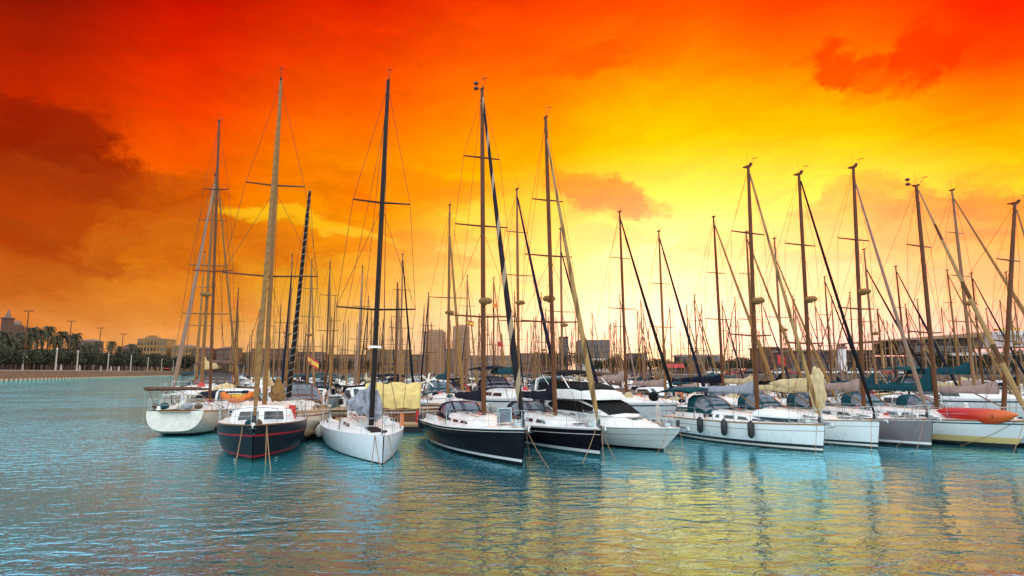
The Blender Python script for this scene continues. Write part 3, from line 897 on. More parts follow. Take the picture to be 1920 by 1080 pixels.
wires(Cb.root, 'forestay', [H.deck(.97, 0), mbp.lerp(top, .93)], .011); wires(Cb.root, 'running_stay', [H.edge(.1, -1, .2), mbp.lerp(top, .9)], .011); wires(Cb.root, 'running_stay', [H.edge(.1, 1, .2), mbp.lerp(top, .9)], .011)
wires(Cb.root, 'baby_stay', [H.deck(.80, 0), mbp.lerp(top, .62)], .009)
bm_ = sailcover(Cb.root, mbp + Vector((-.15, 0, 1.05)), mbp + Vector((-4.9, .0, 1.0)), M['greyc'], .42, .3, .55, 9, M['dark'])
for k, (dx, dy, dz, sx, sy, sz) in enumerate(((.1, .12, 1.15, .30, .36, .62), (-.3, -.3, 1.25, .35, .34, .5), (-1.2, -.2, 1.25, .7, .42, .36), (-2.4, -.3, 1.15, .8, .5, .34))):
    sk = crumple('sail_skirt', '', mbp + Vector((dx - .45, dy, dz - .3)), (sx, sy, sz), M['greyc'], 50 + k, fold=.42, taper=.25); sk.parent = Cb.root
for k in range(4):   # dark hatches and instrument pods down the centreline ahead of the mast
    x = mbp.x + .45 + k * .55; z = max(sec(x)[1] + sec(x)[2] * 1.12 if x < 2.7 else 0, H.deck(H.t_of(x), 0).z)
    b = MB(); b.box((x, -.05, z + .03), (.30, .52, .06)); b.build('deck_hatch', M['dark'], Cb.root)
deckgear(Cb.root, H, sec, -1.9, 2.7, 1.8, True, False, 8)
for sd, (qx, qy), lb in ((-1, (567 + 130, 871), 'brown mooring line left of the white racer stem'), (-1, (714, 878), 'brown mooring line crossing the stem of the white racer'), (1, (741, 868), 'twisted mooring line at the right cheek of the white racer bow')):
    e = Cb.w(H.edge(.955, sd, .0)); mooring(lb, e, wp(qx, qy), .05, .016)
bn = MB(); bn.tube([H.deck(.99, 0) + Vector((-.35, 0, .1)), H.deck(1, 0) + Vector((.55, 0, .22))], .05, 8); bn.build('bowsprit', M['dark'], Cb.root)
ob = MB(); p = H.edge(.66, 1, .08); ob.tube([p + Vector((0, 0, .12)), p + Vector((0, 0, .66))], [.11, .08], 8); ob.build('rescue_sling', M['orange'], Cb.root)
for px, c, lb in ((599, M['offwhite'], 'pale green round fender hanging left of the white racer stern quarter'), (611, M['creamy'], 'worn cream fender beside the white racer, nearer the water')):
    fender(lb, at(px, 808 if px < 605 else 812, 32.3), .2, .42, c, .35)

# ---- D: big black sloop
hd = Vector((.33, -.945, 0))
H = Hull(11.9, 4.0, 1.38, 1.10, .92, rb=.35, rs=.55, tw=.80, zks=.12, pb=2.2, smax=.38, eu=.5, ev=1.1)
BLK = (.008, .008, .012)
D = Boat('sailing_boat', 'large black hulled sloop in front of the other black one, navy boom cover', 'sailboat', wp(979, 874), hd, H,
         hullmat('black_hull', BLK, [(-1, .07, (.004, .004, .006)), (.14, .24, (.62, .63, .64))], [(.09, .115, (.55, .5, .42))], .12, 0), M['white'])
link('transom', H.transom(M['white']), D.root)
toerail(D.root, H, M['white'], .035); rails(D.root, H, .05, .85, 7, .62)
cr, sec = coachroof(D.root, H, -2.2, 3.3, .58, .44, M['white'], [(-1.9, -.9), (-.6, .3), (.6, 1.5)], nose=2.4, wy=(.3, .62))
mbp = Vector((max(-.4, min(1.5, D.lat(907, 775).x)), 0, 1.5)); mw = D.w(mbp); top = D.l(at(904, 168, mw.y))
mast_set(D.root, H, mbp, top, [(.29, 1.6), (.565, 1.3), (.78, .9)], M['mred'], .125, wr=.010, gear=1, radar=(.335, .38), spread_back=.15)
jib(D.root, H.deck(.975, 0) + Vector((0, 0, .35)), top + Vector((.1, 0, -.45)), stripemat('black_jib_wrap', (.012, .010, .014), (.30, .22, .14), .42, .7, 1), .155, .05)
sailcover(D.root, mbp + Vector((-.15, 0, .75)), mbp + Vector((-5.3, 0, .75)), M['navy'], .34, .12, .3, 2, M['white'])
sprayhood(D.root, -3.6, -1.6, 1.2, 1.26, .74, M['navy'])
bowgear(D.root, H); deckgear(D.root, H, sec, -2.3, 3.3, 1.8, True, True, 11)
hp = MB(); p = H.deck(.83, 0) + Vector((0, -.1, .42)); hp.box(p, (.06, .62, .62)); ho = hp.build('open_hatch', M['steel'], D.root)
hp = MB(); hp.box(p + Vector((.035, 0, 0)), (.012, .52, .52)); hp.build('hatch_pane', M['clear'], ho)
ga = MB(); p0 = H.edge(.02, -1, .1, .0); ga.tube([p0, p0 + Vector((0, 0, 1.1)), H.edge(.02, 1, .1, 1.1), H.edge(.02, 1, .1)], .022, 6); ga.build('stern_arch', M['steel'], D.root)
ls_ = MB(); p = H.edge(.0, -1, .0, .1); ls_.tube([p + Vector((-.1, 0, -.3)), p + Vector((-.1, 0, .4))], [.11, .09], 8); ls_.build('danbuoy', M['red'], D.root)
for qx, qy, sd, lb in ((1029, 878, 1, 'long mooring line from the big black sloop bow down to the right'), (994, 862, 1, 'steep mooring line under the big black sloop bow')):
    mooring(lb, D.w(H.edge(.985, sd, 0)), wp(qx, qy), .07, .013)
fender('black fender at the stern corner of the big black sloop', at(789, 790, 33.8), .15, .6)

# ---- E: second black sloop
hd = Vector((.345, -.94, 0))
H = Hull(10.9, 3.7, 1.16, 1.0, .92, rb=.15, rs=.5, tw=.8, zks=.12, pb=2.2, smax=.38, eu=.5, ev=1.1)
E = Boat('sailing_boat', 'smaller black sloop half hidden behind the larger black one, cream furled jib', 'sailboat', wp(1125, 857), hd, H,
         hullmat('black_hull_with_line', BLK, [(-1, .07, (.02, .08, .08)), (.12, .25, (.62, .64, .64))], [(.0, .05, (.7, .7, .7)), (.22, .25, (.5, .5, .5))], .1, 0), M['white'])
link('transom', H.transom(M['white']), E.root)
toerail(E.root, H, M['white'], .03); rails(E.root, H, .05, .85, 7, .62)
cr, sec = coachroof(E.root, H, -2.0, 3.1, .58, .42, M['white'], [(-1.7, -.8), (-.5, .4), (.7, 1.6)], nose=2.4)
mbp = Vector((max(.0, min(1.6, E.lat(1041, 778).x)), 0, 1.4)); mw = E.w(mbp); top = E.l(at(1023, 221, mw.y))
mast_set(E.root, H, mbp, top, [(.30, 1.55), (.52, 1.3), (.71, .85)], M['mred'], .115, wr=.010, radar=(.38, -.3), spread_back=.15)
jib(E.root, H.deck(.975, 0) + Vector((0, 0, .35)), mbp.lerp(top, .92) + Vector((.1, 0, 0)), stripemat('cream_jib_wrap', (.36, .22, .085), (.16, .09, .035), .5, .7, 1), .14, .045)
sailcover(E.root, mbp + Vector((-.15, 0, .8)), mbp + Vector((-4.9, 0, .8)), M['navy'], .36, .16, 1.0, 4, M['white'])
sprayhood(E.root, -3.3, -1.4, 1.15, 1.18, .74, M['navy'])
bowgear(E.root, H); deckgear(E.root, H, sec, -2.1, 3.1, 1.7, True, True, 13)
for qx, qy, sd, lb in ((1133, 872, 1, 'mooring line from the second black sloop straight down past its stem'), (1154, 862, 1, 'mooring line from the second black sloop reaching toward the motor yacht'), (1092, 868, -1, 'slack mooring line on the left bow of the second black sloop')):
    mooring(lb, E.w(H.edge(.98, sd, 0)), wp(qx, qy), .08, .013)

# ---- F: flybridge motor yacht
hd = Vector((.50, -.866, 0))
H = Hull(9.3, 3.7, 1.06, .88, .75, rb=1.25, rs=.1, tw=.9, pb=2.6, smax=.4, eu=.35, ev=1.5, zk=-.4)
Fy = Boat('motor_yacht', 'white flybridge motor yacht with black windscreen wrap and black canopy', 'motor yacht', wp(1243, 845), hd, H,
          hullmat('motor_yacht_hull', (.70, .69, .66), [(-1, .10, (.01, .01, .012))], [(.0, .06, (.75, .75, .75)), (.28, .30, (.12, .11, .1)), (.55, .58, (.5, .5, .49))], .15), M['white'])
link('transom', H.transom(M['white']), Fy.root)
toerail(Fy.root, H, M['steel'], .03)
def poly_house(root, name, secs_, m, smooth=True):
    """secs_: (x, half width bottom, z bottom, half width top, z top)"""
    rings = []
    for (x, wb, zb, wt_, zt) in secs_:
        rings.append([Vector((x, wb, zb)), Vector((x, lerp(wb, wt_, .85), lerp(zb, zt, .85))), Vector((x, wt_ * .86, zt)), Vector((x, 0, zt + .06)), Vector((x, -wt_ * .86, zt)), Vector((x, -lerp(wb, wt_, .85), lerp(zb, zt, .85))), Vector((x, -wb, zb))])
    mb = MB(); mb.loft(rings, True, False); return mb.build(name, m, root, smooth)
sh = H.sheer
poly_house(Fy.root, 'foredeck_trunk', [(-3.2, 1.45, 1.0, 1.35, 1.75), (1.2, 1.3, 1.1, 1.15, 1.78), (2.3, 1.05, 1.15, .85, 1.62), (3.6, .65, 1.2, .45, 1.4), (4.4, .3, 1.25, .15, 1.32)], M['white'])
cab = poly_house(Fy.root, 'saloon', [(-3.0, 1.4, 1.7, 1.3, 2.62), (.0, 1.38, 1.7, 1.22, 2.62), (.9, 1.3, 1.7, 1.16, 2.3), (1.9, 1.1, 1.7, 1.0, 1.86), (2.15, .9, 1.68, .8, 1.74)], M['white'])
def wrap(root, name, secs_, m, off=.02, k0=.1, k1=.85):
    rings = []
    for (x, wb, zb, wt_, zt) in secs_:
        rings.append([(x, (lerp(wb, wt_, k) + off), lerp(zb, zt, k)) for k in (k0, (k0 + k1) / 2, k1)])
    for sd in (1, -1):
        mb = MB(); mb.loft([[Vector((p[0], p[1] * sd, p[2])) for p in r] for r in rings], False, False); o_ = mb.build(name, m, root)
wrap(cab, 'side_window', [(-2.6, 1.4, 2.1, 1.35, 2.3), (-2.0, 1.4, 1.8, 1.3, 2.62), (.0, 1.38, 1.75, 1.22, 2.62), (.9, 1.3, 1.72, 1.16, 2.3), (1.7, 1.1, 1.72, 1.0, 1.9)], M['blackc'])
ws = MB(); ws.loft([[(.0, y * 1.2, 2.66 - .02 * abs(y)) for y in (-1, -.5, 0, .5, 1)], [(.95, y * 1.16, 2.42 - .09 * y * y) for y in (-1, -.5, 0, .5, 1)], [(2.12, y * 1.0, 1.84 - .08 * y * y) for y in (-1, -.5, 0, .5, 1)]], False, False); ws.build('windscreen_cover', M['blackc'], cab, True)
fb_ = poly_house(Fy.root, 'flybridge', [(-4.3, 1.4, 2.58, 1.45, 3.02), (-2.5, 1.45, 2.6, 1.48, 3.25), (-.6, 1.42, 2.6, 1.38, 3.28), (.5, 1.25, 2.62, 1.15, 3.05), (1.05, 1.0, 2.58, .85, 2.72)], M['white'])
cv = poly_house(fb_, 'flybridge_cover', [(-3.6, 1.42, 3.0, 1.3, 3.65), (-2.0, 1.4, 3.2, 1.25, 3.62), (-.6, 1.3, 3.2, 1.1, 3.50), (.1, 1.15, 3.1, .95, 3.25)], M['blackc'])
bi = MB(); bi.loft([[(x, y * 1.25, z + .22 * (1 - y * y)) for y in (-1, -.7, -.35, 0, .35, .7, 1)] for x, z in ((-3.6, 4.12), (-2.9, 4.2), (-1.9, 4.18), (-1.3, 4.0))], False, False)
bio = bi.build('bimini', M['blackc'], fb_, True); s_ = bio.modifiers.new('s', 'SOLIDIFY'); s_.thickness = .06
for sd in (1, -1):
    f = MB(); f.tube([(-3.4, sd * 1.25, 4.15), (-2.4, sd * 1.35, 3.25)], .022, 5); f.tube([(-1.5, sd * 1.25, 4.1), (-.7, sd * 1.35, 3.3)], .03, 5); f.tube([(-3.6, sd * 1.25, 4.1), (-3.9, sd * 1.35, 3.1)], .022, 5); f.build('bimini_frame', M['white'], fb_)
ra = MB(); ra.tube([(-4.0, 1.35, 2.9), (-3.9, 1.3, 3.8), (-3.7, 1.0, 3.95), (-3.7, -1.0, 3.95), (-3.9, -1.3, 3.8), (-4.0, -1.35, 2.9)], .07, 6); ra.build('radar_arch', M['white'], fb_, True)
for sd in (1, -1):
    w = MB(); w.quad([(-4.3, sd * 1.35, 1.35), (-3.05, sd * 1.38, 1.5), (-3.02, sd * 1.38, 2.55), (-4.0, sd * 1.40, 2.55)]); w.build('cockpit_curtain', M['clear'], Fy.root)
    for (a, b) in (((-4.3, 1.36, 1.3), (-4.0, 1.41, 2.57)), ((-3.05, 1.40, 1.3), (-3.02, 1.40, 2.57)), ((-3.9, 1.39, 1.32), (-3.2, 1.40, 2.56))):
        g = MB(); g.tube([(a[0], sd * a[1], a[2]), (b[0], sd * b[1], b[2])], .05, 5); g.build('curtain_frame', M['blackc'], Fy.root)
    rl = []
    for i in range(8):
        t_ = lerp(.42, .97, i / 7); p = H.edge(t_, sd, .1); u = Vector((-.12, 0, .55 - .12 * (i / 7)))
        g = MB(); g.tube([p, p + u], .013, 5); g.build('stanchion', M['steel'], Fy.root); rl.append(p + u)
    g = MB(); g.tube([H.edge(.3, sd, .15, .75)] + rl, .016, 5); g.build('bow_rail', M['steel'], Fy.root)
for o_ in (cab, fb_): o_.scale.z = .80; o_.location.z = 1.7 * .2 - .28
for o_ in Fy.root.children:
    if o_.name.startswith('curtain') or o_.name.startswith('cockpit_curtain'): o_.scale.z = .84; o_.location.z = -.04
for o_ in Fy.root.children:
    if o_.name.startswith('foredeck_trunk'): o_.location.z = -.24
hb = MB(); hb.box((2.9, 0, 1.36), (.55, .75, .05)); hb.build('deck_hatch', M['glass'], Fy.root)
for x in (.6, -1.4):
    pl = MB(); e_ = H.pt(H.t_of(x + .7), .55, -1); pl.ball((e_.x, e_.y - .0, .62), .2, 10, 5, (1, .12, .28)); pl.build('portlight', M['glass'], Fy.root, True)
lg = MB(); lg.box((-2.0, -1.48, 2.42), (.14, .03, .14)); lg.box((-1.7, -1.475, 2.40), (.1, .03, .2)); lg.build('flybridge_emblem', M['steel'], Fy.root)
bowgear(Fy.root, H)
for qx, qy, sd, lb in ((1231, 852, -1, 'thin mooring line hanging from the left bow of the motor yacht'), (1284, 856, 1, 'mooring line straight below the motor yacht bow tip')):
    mooring(lb, Fy.w(H.edge(.95, sd, 0)), wp(qx, qy), .1, .012)

# ---- G, H, I: white, white and grey sloops
def cruiser(label, bowpx, hd, L, B_, fb, hm, mastbase, masttop, spreads, mastm, jibm, coverm, hoodm, seed, tall=.3, radar=None, gear=2, decm=None, wins=None, rb=.2, boomm=None, boomlen=4.4, hood=True, jibtop=.97, rj=.10):
    H = Hull(L, B_, fb, fb * .90, fb * .86, rb=rb, rs=.5, tw=.78, zks=.05, pb=2.2, smax=.4, eu=.5, ev=1.1)
    b = Boat('sailing_boat', label, 'sailboat', wp(*bowpx), hd, H, hm, decm or M['white'])
    link('transom', H.transom(M['white']), b.root)
    toerail(b.root, H, M['teak'] if seed != 33 else M['alu'], .025); rails(b.root, H, .05, .86, 7, .6)
    x0, x1 = -L * .2, L * .27
    cr, sec = coachroof(b.root, H, x0, x1, .6, .44, M['white'], wins or [(x0 + .2, x0 + .5), (x0 + .7, x0 + 1.0), (x0 + 1.3, x0 + 2.0), (x0 + 2.15, x0 + 2.8), (x0 + 2.95, x0 + 3.8)], nose=2.2, wy=(.3, .75))
    mbp = Vector((max(.0, min(1.6, b.lat(*mastbase).x)), 0, fb + .35)); mw = b.w(mbp); top = b.l(at(*masttop, mw.y))
    mast_set(b.root, H, mbp, top, spreads, mastm, .105, wr=.010, radar=radar, gear=gear, spread_back=.15)
    jib(b.root, H.deck(.975, 0) + Vector((0, 0, .35)), mbp.lerp(top, jibtop) + Vector((.1, 0, 0)), jibm, rj, .04, seed=seed)
    sailcover(b.root, mbp + Vector((-.15, 0, .95)), mbp + Vector((-boomlen, 0, .95)), coverm, .30, .14, tall, seed, boomm)
    if hood: sprayhood(b.root, x0 - 1.3, x0 + .35, 1.1, fb + .12, .92, hoodm)
    bowgear(b.root, H); deckgear(b.root, H, sec, x0, x1, 1.6, True, True, seed)
    v = MB(); v.tube([mbp + Vector((.05, 0, .2)), mbp + Vector((-1.3, 0, .9))], .035, 6); v.build('boom_vang', M['alu'], b.root)
    return b, H, mbp, sec

G, HG, mG, sG = cruiser('white sloop with three black fenders along its side and teal canopy', (1543, 848), (.43, -.90, 0), 8.9, 3.3, 1.20,
    hullmat('white_hull_blue_tinge', (.74, .79, .80), [(-1, .07, (.03, .025, .02)), (.16, .19, (.02, .03, .04)), (.19, .29, (.01, .012, .015)), (.07, .16, (.7, .66, .6))], [(.0, .04, (.45, .3, .14)), (.27, .30, (.25, .2, .17))], .16),
    (1420, 768), (1403, 314), [(.30, 1.35), (.72, 1.15)], M['mred'], stripemat('cream_jib_wrap', (.66, .5, .3), (.4, .3, .16), .5, .7, 1), M['greyc'], M['teal'], 21, radar=(.44, .32), boomm=M['alu'])
bi = MB(); bi.loft([[(x, y * 1.35, z + .15 * (1 - y * y)) for y in (-1, -.6, 0, .6, 1)] for x, z in ((-5.6, 2.22), (-4.6, 2.45), (-3.4, 2.5), (-2.4, 2.42))], False, False)
bo_ = bi.build('bimini', M['teal'], G.root, True); bo_.modifiers.new('s', 'SOLIDIFY').thickness = .05
for sd in (1, -1):
    for xx in (-5.3, -3.9, -2.6):
        g = MB(); g.tube([(-3.9, sd * 1.3, 1.25), (xx, sd * 1.32, 2.4)], .014, 5); g.build('bimini_frame', M['steel'], bo_)
for px, py in ((1305, 797), (1348, 799), (1400, 804)):
    t_ = (px - 1278) / (1553 - 1278); u_ = .06 + t_ * .9
    e = G.w(HG.pt(u_, .35, -1)); nrm = Vector((-math.cos(G.rz - math.pi / 2) * -1, 0, 0))
    tt = None
    for k in range(60):      # where along the rail does this column of the picture fall
        q = G.w(HG.edge(k / 60, -1)); c = ray(px, 780)
        if abs(q.x / q.y - c.x / c.y) < .012: tt = k / 60
    tt = tt if tt is not None else u_
    q = HG.edge(tt, -1, -.15); q.z = .82
    fender({1305: 'black fender nearest the stern on the white sloop side', 1348: 'middle one of three black fenders on the white sloop side', 1400: 'black fender nearest the bow of the three on the white sloop side'}[px], G.w(q), .15, .66, M['black'], .35)
for tt in (.62, .88):
    p = HG.pt(tt, .30, -1); pl = MB(); pl.ball((p.x, p.y - .005, HG.sheer(tt) - .30), .2, 10, 5, (1, .1, .28)); pl.build('portlight', M['glass'], G.root, True)
tn = thing('dinghy', 'upturned white dinghy with a dark edge lying on the foredeck of the fender hung sloop', 'dinghy', G.w(HG.deck(.74, 0)) + Vector((0, 0, .12)), G.rz)
dn = MB()
def dsec(x, k, zz): return [Vector((x, .58 * k * math.cos(a * math.pi / 8), zz * math.sin(a * math.pi / 8) ** .7)) for a in range(9)]
dn.loft([dsec(-1.15, .9, .36), dsec(-.4, 1, .42), dsec(.4, .92, .40), dsec(.9, .62, .30), dsec(1.25, .12, .1)], True, False); dn.build('shell', M['white'], tn, True)
dr = MB(); dr.tube([(-1.15, .55, 0), (-.4, .62, 0), (.4, .57, 0), (.9, .4, 0), (1.28, 0, 0), (.9, -.4, 0), (.4, -.57, 0), (-.4, -.62, 0), (-1.15, -.55, 0)], .05, 6); dr.build('gunwale', M['teal'], tn, True)

Hb, HH, mH, sH = cruiser('white sloop with cream sail heaped at its mast foot and a dark furled jib', (1646, 841), (.40, -.916, 0), 9.2, 3.3, 1.25,
    hullmat('white_hull_thin_line', (.74, .79, .80), [(-1, .08, (.02, .02, .02)), (.17, .20, (.02, .03, .04)), (.20, .27, (.01, .012, .015)), (.08, .17, (.7, .7, .68))], [(.0, .04, (.6, .6, .6)), (.24, .26, (.1, .16, .2))], .16),
    (1522, 768), (1498, 328), [(.27, 1.35), (.69, 1.1)], M['mred'], M['blackc'], M['cream'], M['teal'], 27, tall=.5, radar=(.455, .32), rj=.09)
o = crumple('dropped_sail', '', Hb.w(mH + Vector((.35, .05, 1.0))), (.34, .46, 1.15), M['cream'], 21, fold=.30)
tag(o, 'cream dropped sail hanging in a tall crumpled column at a mast foot', 'sail')
o = crumple('dropped_sail', '', Hb.w(mH + Vector((-1.0, 0, 1.2))), (1.15, .3, .36), M['cream'], 22, fold=.34)
tag(o, 'loose cream sail heap trailing left along the boom from the crumpled column', 'sail')

Ib, HI, mI, sI = cruiser('mauve grey hulled sloop with white boot stripe, left neighbour of the kayak boat', (1746, 841), (.36, -.933, 0), 9.0, 3.3, 1.32,
    hullmat('mauve_grey_hull', (.17, .14, .15), [(-1, .14, (.01, .01, .012)), (.17, .27, (.75, .75, .75))], [(.0, .05, (.6, .6, .6))], .22),
    (1620, 766), (1600, 315), [(.40, 1.3), (.69, 1.15)], M['mred'], mat('brown_jib_cover', (.22, .13, .09), .8, 0, .15, 4, .01), M['mauve'], M['teal'], 33, radar=(.47, .32),
    wins=[(-.9, -.1), (.2, 1.0), (1.3, 2.1)], jibtop=.93)
p = HI.pt(.93, .3, -1); pl = MB(); pl.ball((p.x, p.y - .01, HI.sheer(.93) - .3), .22, 10, 5, (1, .1, .3)); pl.build('portlight', M['black'], Ib.root, True)

# ---- J: white boat with the kayak
hd = Vector((.17, -.985, 0))
Jb, HJ, mJ, sJ = cruiser('white sloop with yellow glow painted on its lower hull, carrying a kayak along its rail', (1903, 842), (.42, -.907, 0), 9.6, 3.5, 1.3,
    hullmat('white_hull_painted_glow', (.70, .72, .72), [(-1, .22, (.008, .012, .015)), (.22, .50, (.62, .44, .17))], [(.0, .04, (.16, .03, .03)), (.10, .17, (.02, .1, .12))], .18),  # yellow band low on the hull is reflected glow painted in
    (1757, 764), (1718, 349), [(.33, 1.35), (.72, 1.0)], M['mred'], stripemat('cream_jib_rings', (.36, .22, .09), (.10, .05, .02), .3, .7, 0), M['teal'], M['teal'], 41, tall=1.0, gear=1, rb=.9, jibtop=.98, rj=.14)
ky = thing('kayak', 'red and orange kayak lashed along the side deck of the right hand white sloop', 'kayak', Jb.w(Jb.l(at(1829, 779, 30.3))), Jb.rz)
kb = MB(); rings = []
for i in range(17):
    u = -1 + 2 * i / 16; w_ = (1 - abs(u) ** 2.3) * .40 + .015; hh = (1 - abs(u) ** 3) * .42 + .015
    rings.append([Vector((u * 1.8, w_ * math.cos(a * math.pi / 6), hh * math.sin(a * math.pi / 6) * (1 if math.sin(a * math.pi / 6) < 0 else .8) + .14 * u * u)) for a in range(12)])
kb.loft(rings)
km = bpy.data.materials.new('kayak_plastic'); km.use_nodes = True; nt = km.node_tree; NN = NB(nt); tcn_ = NN.n('ShaderNodeTexCoord'); sp_ = NN.n('ShaderNodeSeparateXYZ'); nt.links.new(tcn_.outputs['Object'], sp_.inputs[0])
nz_ = NN.noise(tcn_.outputs['Object'], 3, 4)
nt.links.new(NN.mix(NN.rng(NN.m('ADD', sp_.outputs[0], NN.m('MULTIPLY', nz_.outputs['Fac'], .5)), -.2, 2.8), (.50, .010, .008), (.70, .16, .015)), nt.nodes['Principled BSDF'].inputs['Base Color']); nt.nodes['Principled BSDF'].inputs['Roughness'].default_value = .35
kh = kb.build('kayak_hull', km, ky, True)
ck = MB(); ck.tube([(.0 + .42 * math.cos(a * math.pi / 8), .22 * math.sin(a * math.pi / 8), .17) for a in range(17)], .02, 5, False); ck.build('cockpit_rim', M['red'], ky, True)
for x in (-1.0, .9):
    st_ = MB(); st_.tube([Vector((x, .37 * math.cos(a * math.pi / 6), .2 * math.sin(a * math.pi / 6) * (1 if a > 6 else .85) + .03)) for a in range(13)], .014, 4, False); st_.build('strap', M['black'], ky)

for b, Hh, q, lbs in ((G, HG, ((1529, 852), (1564, 838)), ('white sloop with the fenders',)), (Hb, HH, ((1634, 850), (1580, 832)), ('second white sloop',)), (Ib, HI, ((1717, 851), (1680, 838)), ('mauve grey sloop',)), (Jb, HJ, ((1900, 850), (1800, 836)), ('white sloop with the kayak',))):
    mooring('vertical mooring line at the bow of the ' + lbs[0], b.w(Hh.edge(.97, -1, -.01)), wp(*q[0]), .03, .011)
    mooring('slanting mooring line on the left of the bow of the ' + lbs[0], b.w(Hh.edge(.95, -1, -.01)), wp(*q[1]), .1, .011)
# ---- K: the boat cut by the right edge
Kb, HK, mK, sK = cruiser('white sloop cut off by the right edge, dark waterline', (2035, 846), (.42, -.907, 0), 9.4, 3.4, 1.2,
    hullmat('white_hull_plain', (.72, .73, .74), [(-1, .2, (.008, .012, .015))], [(.12, .16, (.02, .1, .12))], .18),
    (1940, 764), (1903, 383), [(.33, 1.2), (.72, 1.0)], M['mred'], M['jibc'], M['mauve'], M['teal'], 43, gear=2)
# ------------------------------------------------------------------ pontoon the near row is moored to
pt_ = thing('pontoon', 'low dark floating walkway running behind the sterns of the near boats', 'pontoon', (10, 38.0, 0), 0)
b = MB(); b.box((0, 0, .42), (58, 1.9, .14)); b.build('deck_boards', M['teak'], pt_)
for i in range(15):
    f = MB(); f.box((-27 + i * 3.9, 0, .12), (2.6, 1.7, .44)); f.build('float_block', M['black'], pt_)
for i in range(9):
    po = thing('service_post', 'white service pedestal standing on the floating walkway behind the near boats', 'pedestal', (-16 + i * 6.2, 38.3, .5), 0, 'pedestals along the walkway')
    b = MB(); b.box((0, 0, .5), (.26, .26, 1.0), 0, .8); b.build('post', M['white'], po); b = MB(); b.ball((0, 0, 1.08), .12, 8, 5); b.build('lamp_globe', M['offwhite'], po)
pr = thing('pile', '', 'pile')
fp = thing('pontoon', 'narrow finger walkway with dark piles between the grey yacht and the white racer', 'pontoon', (gp(592, 34).x, 34.2, 0), R(-8))
b = MB(); b.box((0, 0, .42), (1.1, 6.5, .12)); b.build('deck_boards', M['teak'], fp)
for y in (-2.6, 0, 2.4): b = MB(); b.box((0, y, .14), (1.0, 1.2, .42)); b.build('float_block', M['black'], fp)
bpy.data.objects.remove(pr)

